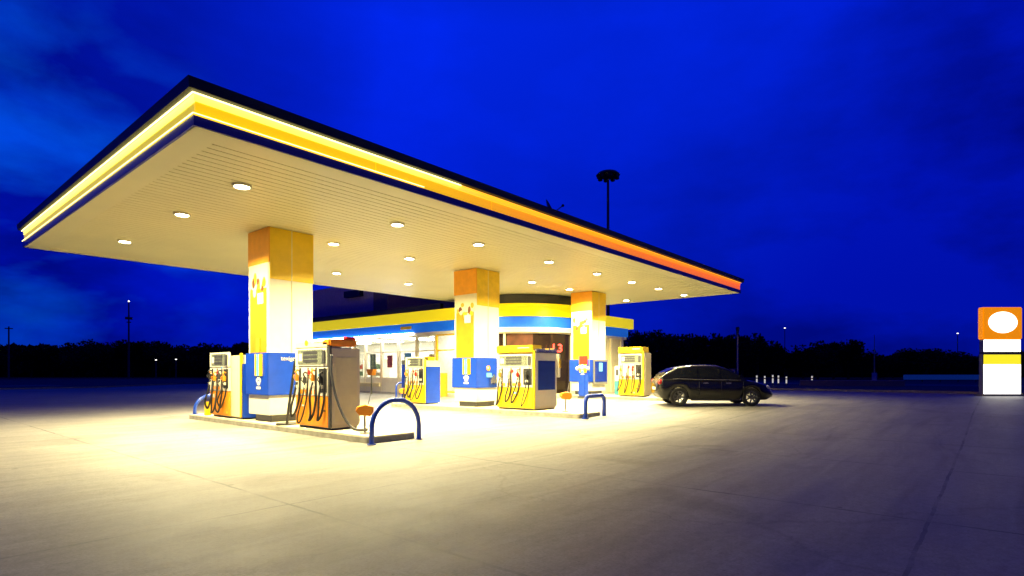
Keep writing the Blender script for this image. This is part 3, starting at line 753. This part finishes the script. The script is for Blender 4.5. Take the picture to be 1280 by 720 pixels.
sb(MB().box(SX+.08, SX+.24, 22.38, 36.9, G, G+.745), 'low_wall', 'white')
sb(MB().box(SX-.02, SX+.079, 25.3, 29.2, .52, .72, .01), 'sill_band', 'beige')
b = MB()
for yy in ys: b.box(SX+.07, SX+.26, yy-.028, yy+.028, G, 3.158)
sb(b, 'mullion_posts', 'cream')
# interior ceiling light panels
b = MB()
for yy in (19.5, 22.8, 26, 29.5, 33): b.box(20, 23.6, yy, yy+1.0, 3.28, 3.315)
sb(b, 'ceiling_light_panels', 'shop_light')
# added glow strip and fill lights under the fascia, brightening the window wall
b = MB(); b.box(SX-.02, SX+.05, 22.5, 36.5, 3.24, 3.30); sb(b, 'added_glow_strip', 'shop_light')
for yy in (24, 27, 30.5, 34):
    ld = bpy.data.lights.new('facade_fill', 'AREA'); ld.shape = 'RECTANGLE'; ld.size = 2.2; ld.size_y = .08; ld.energy = 60; ld.color = (1, .92, .72)
    lo = bpy.data.objects.new('facade_fill', ld); COL.objects.link(lo); lo.location = (SX-.10, yy, 3.2); lo.rotation_euler = (R(0), R(12), R(0)); lo.rotation_euler.rotate_axis('Z', R(90))
# upper storey plant room
sb(MB().box(21.5, 28, 29.8, 37, 4.38, 7.1), 'upper_storey', 'slate')
sb(MB().box(21.45, 28, 28.3, 29.79, 4.38, 6.9), 'stair_tower', 'slate_dark')
sb(MB().box(21.2, 21.49, 30.9, 32.7, 6.2, 6.6), 'vent_grille', 'black')

# shop shelves with goods (individual things)
def shelf(y, x, goods, label):
    o = empty('display_shelf', (x, y, G+.06), label, 'shelf', 'goods shelves inside the shop')
    fb = MB()
    fb.box(-.2, .2, -.62, -.58, 0, 1.75).box(-.2, .2, .58, .62, 0, 1.75)
    for k in range(5): fb.box(-.19, .19, -.579, .579, .05+.38*k, .08+.38*k)
    fb.build('shelf_frame', 'white', o)
    rn = random.Random(int(y*10))
    for k in range(4):
        g = MB(); yy = -.55
        while yy < .48:
            w_ = .07+.07*rn.random(); g.box(-.17, .1, yy, yy+w_-.012, .083+.38*k, .083+.38*k+.14+.14*rn.random(), .004); yy += w_
        g.build('goods_row', ['goods_a', 'goods_b', 'goods_c', 'goods_a'][(k+goods) % 4], o)
    return o
for k, (yy, x) in enumerate([(22.0, 19.6), (23.4, 19.8), (26.6, 19.6), (28.4, 19.5), (30.0, 19.6), (31.8, 19.6)]):
    shelf(yy, x, k, 'white goods shelf behind the shop windows, %s from the entrance' % ordn[k])
# posters and hanging banners inside the windows
for k, (yy, w_, m_) in enumerate([(21.2, .5, 'goods_a'), (23.1, .55, 'skyblue'), (24.6, .45, 'goods_c'), (26.1, .5, 'goods_b'), (28.9, .5, 'goods_a'), (30.4, .4, 'skyblue')]):
    o = tag(MB().box(SX+.165, SX+.17, yy-w_/2, yy+w_/2, 1.35+.1*(k % 3), 2.2+.1*(k % 2)).build('window_poster', m_), 'printed poster hung inside the shop window, %s from the entrance' % ordn[k], 'poster', 'posters in the shop windows')
# goods outside
def cabinet(x, y, z, w, d, h, m, name, label, cat, top=None):
    o = empty(name, (x, y, z), label, cat)
    MB().box(-d/2, d/2, -w/2, w/2, 0, h, .015).build('cabinet', m, o)
    MB().box(-d/2-.012, -d/2, -w/2+.05, w/2-.05, h*.55, h-.06).build('front_panel', 'greydark' if top is None else top, o)
    b = MB()
    for s in (-1, 1): b.box(-d/2-.02, -d/2-.013, s*w*.2-.02, s*w*.2+.02, .1, h*.5)
    b.build('handle', 'grey', o)
    return o
cabinet(18.2, 20.15, gz(18.2), .78, .5, 1.12, 'orange', 'gas_bottle_cabinet', 'orange gas bottle cabinet by the shop wall, left of the second column', 'cabinet', 'orange_dark')
cabinet(18.25, 20.95, gz(18.2), .55, .4, 1.9, 'gold', 'drinks_cooler', 'tall golden drinks cooler with dark door by the shop wall', 'drinks cooler')
o = empty('display_stand', (18.1, 25.3, gz(18.1)), 'small orange goods display outside the shop windows', 'display stand')
MB().box(-.02, .02, -.03, .03, 0, 1.0).build('stand_post', 'darkgreen', o); MB().prism([(-.18, 1.0), (.18, 1.0), (.3, 1.32), (-.3, 1.32)], 'x', -.12, .12).build('basket', 'orange', o)
for k, yy in enumerate((26.9, 27.35, 27.8)):
    o = empty('umbrella_stand', (18.15, yy, gz(18.1)), ['slim olive pole display outside the shop, right of three', 'slim olive pole display outside the shop, middle of three', 'slim olive pole display outside the shop, left of three'][k], 'pole display', 'olive pole displays outside the shop')
    MB().cyl((0, 0, 0), (0, 0, 2.9-.2*k), .035, n=10).cyl((0, 0, 0), (0, 0, .05), .16, n=16).build('pole', 'darkgreen', o)
    MB().cyl((0, 0, .8), (0, 0, 2.5-.1*k), .07, .03, n=10).build('rolled_fabric', 'beige', o)

# ------------------------------------------------------------------ car
def car():
    o = empty('parked_car', (0, 0, 0), 'black hatchback car stopped right of the pumps, nose to the right', 'car')
    # stations along x (rear -2.0 ... front 2.05)
    L_ = [-2.02, -1.98, -1.85, -1.5, -1.0, -.4, .2, .8, 1.2, 1.6, 1.9, 2.05, 2.10]
    def interp(x, tab):
        for (a, va), (b_, vb) in zip(tab, tab[1:]):
            if a <= x <= b_: return va+(vb-va)*(x-a)/(b_-a)
        return tab[-1][1] if x > tab[-1][0] else tab[0][1]
    hw = [(-2.02, .66), (-1.9, .78), (-1.4, .86), (0, .88), (1.3, .86), (1.8, .78), (2.1, .58)]
    deck = [(-2.02, .86), (-1.9, .96), (-1.2, .97), (0, .94), (.9, .93), (1.4, .86), (1.9, .72), (2.1, .56)]
    bot = [(-2.02, .42), (-1.85, .24), (0, .20), (1.8, .22), (2.1, .34)]
    WX = (-1.28, 1.27); wr = .345
    N_ = 60
    bm = MB(); rings = []
    for i in range(N_+1):
        x = -2.02+4.12*i/N_
        h_, d_, b_ = interp(x, hw), interp(x, deck), interp(x, bot)
        # wheel arches raise the bottom edge
        bb_ = b_
        for wx in WX:
            if abs(x-wx) < wr: bb_ = max(bb_, .32+math.sqrt(wr*wr-(x-wx)**2))
        bb_ = min(bb_, d_-.12)
        mid = bb_*.45+d_*.55
        ring = [(0, b_ if bb_ == b_ else bb_), (h_*.55, bb_), (h_*.96, bb_), (h_, bb_+.03), (h_*1.01, mid), (h_*.985, d_-.09), (h_*.93, d_-.02), (h_*.8, d_+.015), (h_*.4, d_+.035), (0, d_+.04)]
        rings.append([bm.bm.verts.new((x, -y, z)) for y, z in ring]+[bm.bm.verts.new((x, y, z)) for y, z in reversed(ring[1:-1])])
    for a, b_ in zip(rings, rings[1:]):
        n = len(a)
        for k in range(n): bm.bm.faces.new((a[k], a[(k+1) % n], b_[(k+1) % n], b_[k]))
    bm.bm.faces.new(rings[0][::-1]); bm.bm.faces.new(rings[-1])
    body = bm.build('body', 'car', o, smooth=True)
    # greenhouse
    roof = [(-1.95, .97), (-1.75, 1.16), (-1.35, 1.36), (-.8, 1.44), (-.2, 1.455), (.2, 1.43), (.55, 1.31), (1.12, .95)]
    g = MB(); rings = []
    n2 = 36
    for i in range(n2+1):
        x = -1.95+3.07*i/n2; z = interp(x, roof); z0 = interp(x, deck)-.02; z = max(z, z0+.015)
        t = (z-z0)/.5; hb = interp(x, hw)*.93; ht = hb-.21*t
        ring = [(hb, z0), (hb-(hb-ht)*.5, z0+(z-z0)*.5), (ht+.02, z-.07*t), (ht-.07, z-.015*t), (ht*.5, z+.01*t), (0, z+.015*t)]
        rings.append([g.bm.verts.new((x, -y, zz)) for y, zz in ring]+[g.bm.verts.new((x, y, zz)) for y, zz in reversed(ring[:-1])])
    for a, b_ in zip(rings, rings[1:]):
        for k in range(len(a)-1): g.bm.faces.new((a[k], a[k+1], b_[k+1], b_[k]))
    g.bm.faces.new(rings[0][::-1]); g.bm.faces.new(rings[-1])
    g.build('roof', 'car', o, smooth=True)
    # side windows (slightly proud), both sides
    def side(x, f, s):
        z = interp(x, roof); z0 = interp(x, deck)-.02; t = (z-z0)/.5; hb = interp(x, hw)*.93
        hh = z0+(z-.07*t-z0)*f
        yy = hb-.19*t*f+.012
        return (x, s*yy, hh)
    for s in (-1, 1):
        for nm, x0, x1 in (('side_window', -1.45, -.62), ('side_window', -.55, .18), ('side_window', .24, .80)):
            w_ = MB(); pts = []; nn = 8
            lo = [side(x0+(x1-x0)*k/nn, .14, s) for k in range(nn+1)]; hi = [side(x0+(x1-x0)*k/nn, .90, s) for k in range(nn+1)]
            A = [w_.bm.verts.new(p) for p in lo]; B = [w_.bm.verts.new(p) for p in hi]
            for k in range(nn): w_.bm.faces.new((A[k], A[k+1], B[k+1], B[k]))
            q_ = w_.build(nm, 'carglass', o); m_ = q_.modifiers.new('s', 'SOLIDIFY'); m_.thickness = .006; m_.offset = 0
    # windscreen & rear window
    def cross(x0, x1, nm):
        w_ = MB(); rr = []
        for k in range(7):
            x = x0+(x1-x0)*k/6; z = interp(x, roof)+.022; z0 = interp(x, deck)-.02; t = (z-z0)/.5; ht = interp(x, hw)*.93-.21*t-.09
            rr.append([w_.bm.verts.new((x, ht*u/4, z+.012*(1-abs(u)/4)*t)) for u in range(-4, 5)])
        for a, b_ in zip(rr, rr[1:]):
            for k in range(8): w_.bm.faces.new((a[k], a[k+1], b_[k+1], b_[k]))
        w_.build(nm, 'carglass', o, smooth=True)
    cross(.42, 1.02, 'windscreen'); cross(-1.85, -1.42, 'rear_window')
    # chrome line & sill & bumpers & lights
    for s in (-1, 1):
        pts = [(x_, s*(interp(x_, hw)*.955+.01), interp(x_, deck)-.015+.005) for x_ in [-1.5+.2*k for k in range(13)]]
        MB().tube(pts, .009, 6).build('window_trim', 'silver', o)
        MB().box(.78, .95, s*.93-.07, s*.93+.07, .98, 1.09, .03).build('wing_mirror', 'car', o)
        for x_ in (-.35, .45): MB().box(x_-.09, x_+.09, s*.895-.012, s*.895+.012, .80, .825, .006).build('door_handle', 'silver', o)
        hl = MB(); hl.sph((1.86, s*.60, .66), .14, (1.1, 1.0, .55), 14); hl.build('headlight', 'headlight', o, smooth=True)
        tl = MB(); tl.sph((-1.92, s*.66, .84), .13, (.8, .9, .9), 14); tl.build('tail_light', 'taillight', o, smooth=True)
        sl = MB(); sl.box(-.88, .88, s*.865-.02, s*.865+.02, .19, .25, .01); sl.build('sill', 'rubber', o)
        dl = MB()
        for x_ in (-.58, .21, .98):
            dl.tube([(x_, s*(interp(x_, hw)*1.012), .32), (x_, s*(interp(x_, hw)*1.015), .6), (x_-.0, s*(interp(x_, hw)*.99), .86)], .005, 4)
        dl.build('door_seams', 'rubber', o)
    MB().box(2.06, 2.115, -.32, .32, .38, .50, .01).build('grille', 'greydark', o)
    MB().box(-2.045, -2.02, -.26, .26, .55, .66, .004).build('number_plate', 'white', o)
    MB().cyl((-1.3, 0, .32), (-1.3, 0.01, .32), .1).build('axle', 'greydark', o)
    for wx in WX:
        for s in (-1, 1):
            w_ = MB(); w_.arc((0, 0), .215, .315, -.10, .10, 0, 360, 32)
            wh = bpy.data.objects.new('wheel', None); 
            tyre = w_.build('wheel', 'tyre', o); tyre.rotation_euler = (R(90), 0, 0); tyre.location = (wx, s*.76, .315)
            m_ = tyre.modifiers.new('b', 'BEVEL'); m_.width = .02; m_.segments = 2; m_.limit_method = 'ANGLE'
            rm = MB(); rm.cyl((0, 0, -.05*1), (0, 0, .05), .06, n=16); rm.arc((0, 0), .195, .216, -.09, .09, 0, 360, 28)
            for k in range(7):
                a = 2*math.pi*k/7; rm.box(.11-.09, .11+.09, -.022, .022, -.075*-s-.012 if False else -.02, .02)
                vs = rm.bm.verts[-8:]
                for v in vs: v.co = Matrix.Rotation(a, 3, 'Z') @ v.co + Vector((0, 0, s*-.065))
            rm.build('rim', 'rim', tyre)
            bpy.data.objects.remove(wh)
    return o
c = car()
def campt(px, depth):
    a = (px-640)/707*depth
    return (a*SY+depth*CY, -a*CY+depth*SY)
cx_, cy_ = 19.53, 7.61
c.location = (cx_, cy_, gz(cx_)); c.rotation_euler = (0, 0, R(-49.5-4))
c.scale = (.93, .96, .95)

# ------------------------------------------------------------------ totem price sign
t = empty('price_totem', (34.93, -.19, .18), 'tall lit price sign with orange top and white oval at the right edge of forecourt', 'sign')
t.scale = (.88, .7, .985); t.rotation_euler = (0, 0, R(-49.5))     # local +x to the right of the view, -y towards the camera
MB().box(-1.02, 1.02, -.16, .16, 0, 2.02, .01).build('lower_cabinet', 'grey', t)
MB().box(-.98, .98, -.18, -.161, .06, 1.52).build('price_panel', 'sign_white', t)
MB().box(-.98, .98, -.18, -.161, 1.53, 1.98).build('yellow_panel', 'sign_yellow', t)
MB().box(-1.0, 1.0, -.14, .14, 2.022, 2.10).build('black_divider', 'black', t)
mc = MB().box(-1.0, 1.0, -.16, .16, 2.102, 2.70, .01).build('middle_cabinet', 'grey', t)
MB().box(-.97, .97, -.18, -.161, 2.12, 2.68).build('white_panel', 'sign_white', mc)
tp = MB().box(-1.04, 1.04, -.22, .22, 2.702, 4.22, .04).build('orange_top', 'sign_orange', t)
e = MB(); e.cyl((0, -.222, 0), (0, -.24, 0), 1, n=48)
for v in e.bm.verts: v.co.x *= .76; v.co.z = v.co.z*.50+3.5
e.build('white_oval', 'sign_white', tp)
MB().box(-1.15, 1.15, -.35, .35, -.1, .12, .02).build('footing', 'kerb', t)

# ------------------------------------------------------------------ poles, lamps, bollards
def P(px, d): 
    x, y = campt(px, d); return x, y, gz(x)
x, y, z = P(760, 45)
o = empty('high_mast_lamp', (x, y, z), 'tall unlit mast with a wide round lamp head rising behind the canopy', 'mast lamp')
MB().cyl((0, 0, 0), (0, 0, 16.6), .16, .09, n=14).build('mast', 'greydark', o)
hd = MB().cyl((0, 0, 16.55), (0, 0, 16.75), .5, .9, n=24).cyl((0, 0, 16.752), (0, 0, 16.95), .95, .75, n=24).build('lamp_head', 'greydark', o)
for k in range(8): a = k*math.pi/4; MB().box(.72*math.cos(a)-.14, .72*math.cos(a)+.14, .72*math.sin(a)-.14, .72*math.sin(a)+.14, 16.45, 16.72, .02).build('floodlight', 'black', hd)
x, y, z = P(922, 44)
o = empty('lamp_post', (x, y, z), 'grey lamp post behind the black car with dark lamp on top', 'lamp post')
MB().cyl((0, 0, 0), (0, 0, 4.0), .07, .05, n=12).build('pole', 'cream', o)
MB().cyl((0, 0, 4.0), (0, 0, 4.5), .06, .14, n=14).cyl((0, 0, 4.5), (0, 0, 4.6), .16, .1, n=14).build('lamp_head', 'greydark', o)
x, y, z = P(911, 43)
o = empty('electric_cabinet', (x, y, z), 'small pale electric cabinet at the foot of the grey lamp post', 'cabinet'); o.rotation_euler = (0, 0, R(-49.5))
MB().box(-.42, .42, -.2, .2, .08, 1.30, .02).build('cabinet', 'white', o); MB().box(-.45, .45, -.23, .23, 1.302, 1.36, .01).build('lid', 'grey', o); MB().box(-.40, .40, -.18, .18, 0, .08).build('base', 'greydark', o)
pb = None
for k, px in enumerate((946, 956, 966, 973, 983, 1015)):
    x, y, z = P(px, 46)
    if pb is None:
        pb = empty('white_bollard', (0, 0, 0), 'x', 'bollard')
        MB().cyl((0, 0, 0), (0, 0, .20), .056, n=14).build('base', 'greydark', pb); MB().cyl((0, 0, .201), (0, 0, .82), .055, n=14).build('post', 'bollard_glow', pb); MB().sph((0, 0, .82), .06, (1, 1, .6)).build('cap', 'grey', pb); MB().cyl((0, 0, .55), (0, 0, .65), .058, n=14).build('band', 'red', pb)
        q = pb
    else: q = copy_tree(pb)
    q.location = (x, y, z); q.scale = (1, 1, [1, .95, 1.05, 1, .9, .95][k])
    tag(q, 'white bollard with added glow at the forecourt edge right of the car, %s from the left' % ordn[k], 'bollard', 'white bollards along the forecourt edge')
x, y, z = P(1093, 60)
o = empty('flag_pole', (x, y, z), 'thin pale pole with a small white box at its foot, right of the bollards', 'pole')
MB().cyl((0, 0, 0), (0, 0, 5.0), .05, .03, n=10).build('pole', 'cream', o); MB().box(-.3, .3, -.2, .2, 0, 1.0, .02).build('foot_box', 'white', o)
x0, y0 = campt(1130, 60); x1, y1 = campt(1223, 60)
o = empty('blue_barrier', ((x0+x1)/2, (y0+y1)/2, .19), 'long blue barrier across the road left of the lit price sign', 'barrier'); o.rotation_euler = (0, 0, R(-49.5))
MB().box(-4, 4, -.04, .04, .28, .80, .02).build('barrier_panel', 'blue_barrier', o)
for k in range(5): MB().box(-3.9+1.9*k, -3.8+1.9*k, .045, .12, 0, .75).build('post', 'greydark', o)
x0, y0 = campt(1000, 46); x1, y1 = campt(1130, 44)
mx, my = (x0+x1)/2, (y0+y1)/2
o = empty('concrete_barrier', (mx, my, .19), 'low dark concrete barrier along the forecourt edge right of the bollards', 'barrier'); o.rotation_euler = (0, 0, math.atan2(y1-y0, x1-x0))
ln = math.hypot(x1-x0, y1-y0)/2
MB().prism([(-.25, 0), (.25, 0), (.1, .42), (-.1, .42)], 'x', -ln, ln).build('barrier_body', 'slate_dark', o)
MB().box(-ln, ln, -.08, .08, .421, .45).build('top_rail', 'slate', o)

def dist_lamp(px, d, h, label, glow=True, arm=False, cat='street lamp', r=.05):
    x, y, z = P(px, d)
    o = empty('street_lamp', (x, y, z), label, cat, 'distant street lamps')
    MB().cyl((0, 0, 0), (0, 0, h-.1), r*1.4, r, n=8).build('pole', 'pole', o)
    b = MB(); b.sph((0, 0, h), .10, (1.3, 1.3, .7)); b.build('lamp_head', 'star_glow' if glow else 'greydark', o)
    return o
dist_lamp(981, 90, 8.05, 'far street lamp showing as a faint point above the trees right of the canopy', True)
dist_lamp(1197, 90, 7.2, 'far lit street lamp left of the price sign, a bright point above the trees', True)
dist_lamp(195, 87, 2.9, 'short lit lamp among the dark trees at left, the left of a pair', True)
dist_lamp(220, 87, 3.0, 'short lit lamp among the dark trees at left, the right of a pair', True)
x, y, z = P(161, 90)
o = empty('radio_mast', (x, y, z), 'tall thin mast with crossbars and a small light above the left trees', 'mast')
MB().cyl((0, 0, 0), (0, 0, 12.2), .17, .09, n=8).build('mast', 'greydark', o)
MB().box(-.5, .5, -.07, .07, 9.4, 9.8).box(-.3, .3, -.07, .07, 8.9, 9.05).box(-.07, .07, -.4, .4, 9.9, 10.0).build('crossbars', 'greydark', o)
MB().sph((0, 0, 12.3), .12).build('beacon', 'star_glow', o)
x, y, z = P(11, 90)
o = empty('utility_pole', (x, y, z), 'dark utility pole with a short crossbar at far left', 'utility pole')
MB().cyl((0, 0, 0), (0, 0, 8.4), .13, .10, n=8).build('pole', 'greydark', o); MB().box(-.5, .5, -.06, .06, 8.0, 8.15).build('crossbar', 'greydark', o)

# ------------------------------------------------------------------ trees
def crown_mesh(seed, n=2600):
    rn = random.Random(seed); b = MB()
    blobs = []
    for k in range(13):
        a = rn.random()*6.28; rr = .62*math.sqrt(rn.random()); zz = .28+.58*rn.random()
        f = 1-.55*max(0, zz-.5)
        blobs.append((rr*math.cos(a)*f, rr*math.sin(a)*f, zz, .16+.17*rn.random()))
    for k in range(n):
        bx, by, bz, br = rn.choice(blobs)
        v = Vector((rn.gauss(0, 1), rn.gauss(0, 1), rn.gauss(0, 1))).normalized()*br*(rn.random()**.4)*1.1
        c = Vector((bx, by, bz))+Vector((v.x, v.y, v.z*.8))
        s = .018+.022*rn.random()
        u = Vector((rn.gauss(0, 1), rn.gauss(0, 1), rn.gauss(0, 1))).normalized(); w_ = u.orthogonal().normalized()
        b.bm.faces.new([b.bm.verts.new(c+u*s*1.3), b.bm.verts.new(c+w_*s), b.bm.verts.new(c-u*s*1.3), b.bm.verts.new(c-w_*s)])
    me = bpy.data.meshes.new('crown'); b.bm.to_mesh(me); b.bm.free(); me.materials.append(M['leaf']); return me
def trunk_mesh(seed):
    rn = random.Random(seed); b = MB()
    b.tube([(0, 0, -.02), (.01, 0, .2), (.02, .01, .45), (.0, .0, .75)], [.032, .025, .018, .007], 8)
    for k in range(5):
        a = rn.random()*6.28; z = .22+.08*k
        b.tube([(.01, 0, z), (.2*math.cos(a), .2*math.sin(a), z+.14), (.36*math.cos(a), .36*math.sin(a), z+.26)], [.014, .009, .004], 6)
    me = bpy.data.meshes.new('trunk'); b.bm.to_mesh(me); b.bm.free(); me.materials.append(M['bark']); return me
crowns = [crown_mesh(s) for s in range(4)]; trunks = [trunk_mesh(s) for s in range(4)]
def tree(px, topy, d, w, label, group):
    x, y, z = P(px, d); h = (464.2-topy)/707*d+CAMH-z
    o = empty('tree', (x, y, z), label, 'tree', group)
    k = random.randrange(4); rz = random.random()*6.28
    for nm, me in (('trunk', trunks[k]), ('crown', crowns[k])):
        q = bpy.data.objects.new(nm, me); COL.objects.link(q); q.parent = o; q.scale = (w, w, h*1.02); q.rotation_euler = (0, 0, rz)
right = [(796, 416, 74), (812, 418, 88), (832, 417, 76), (852, 421, 90), (874, 419, 80), (893, 431, 96), (910, 424, 84), (928, 419, 92), (947, 428, 80), (966, 437, 96), (984, 431, 84), (1004, 438, 92), (1022, 436, 84),
         (1042, 428, 90), (1060, 429, 82), (1078, 440, 94), (1097, 443, 86), (1116, 447, 96), (1134, 440, 84), (1153, 437, 90), (1172, 439, 82), (1192, 443, 94), (1212, 444, 86), (1232, 445, 96), (1252, 442, 88), (1274, 444, 92)]
for k, (px, ty, d) in enumerate(right):
    side = 'right of the canopy' if px < 960 else ('between canopy and price sign' if px < 1200 else 'behind the price sign')
    tree(px, ty+random.uniform(-1.5, 1.5), d, random.uniform(4.2, 5.6), 'dark leafy tree %s, %s in the row counting from the left' % (side, (ordn+['ninth', 'tenth', 'eleventh', 'twelfth', 'thirteenth', 'fourteenth', 'fifteenth', 'sixteenth', 'seventeenth', 'eighteenth', 'nineteenth', 'twentieth', 'twenty-first', 'twenty-second', 'twenty-third', 'twenty-fourth', 'twenty-fifth', 'twenty-sixth'])[k]), 'dark trees beyond the right of the forecourt')
left = [(-12, 434, 105), (14, 433, 112), (40, 435, 104), (66, 434, 112), (92, 431, 106), (118, 427, 102), (142, 428, 108), (166, 427, 104), (190, 427, 108), (212, 430, 104), (238, 434, 110), (262, 431, 104), (286, 430, 110), (310, 431, 106)]
for k, (px, ty, d) in enumerate(left):
    tree(px, ty+random.uniform(-1, 1), d, random.uniform(5.2, 6.6), 'dark leafy tree beyond the left of the forecourt, %s in the row from the left' % ((ordn+['ninth', 'tenth', 'eleventh', 'twelfth', 'thirteenth', 'fourteenth'])[k]), 'dark trees beyond the left of the forecourt')
# woodland mass behind (hedge-like foliage strip)
b = MB(); rn = random.Random(5)
def strip(px0, px1, d, top, n):
    for k in range(n):
        px = px0+(px1-px0)*rn.random(); dd = d+rn.uniform(-3, 3)
        x, y = campt(px, dd); tz = (464.2-top)/707*d+CAMH+.8*math.sin(px*.045)+.4*math.sin(px*.13)
        c = Vector((x, y, rn.random()**.8*tz)); s = .35+.35*rn.random()
        u = Vector((rn.gauss(0, 1), rn.gauss(0, 1), rn.gauss(0, 1))).normalized(); w_ = u.orthogonal().normalized()
        b.bm.faces.new([b.bm.verts.new(c+u*s*1.3), b.bm.verts.new(c+w_*s), b.bm.verts.new(c-u*s*1.3), b.bm.verts.new(c-w_*s)])
strip(-80, 420, 120, 437, 16000); strip(760, 1400, 110, 447, 18000)
tag(b.build('woodland', 'leaf'), 'dense dark woodland mass behind the rows of trees', 'woodland', kind='stuff')

# ------------------------------------------------------------------ low sun below horizon: none; dusk light comes from the sky
sc.render.engine = 'CYCLES'
sc.cycles.max_bounces = 8; sc.cycles.diffuse_bounces = 4; sc.cycles.glossy_bounces = 3
sc.cycles.sample_clamp_indirect = 6
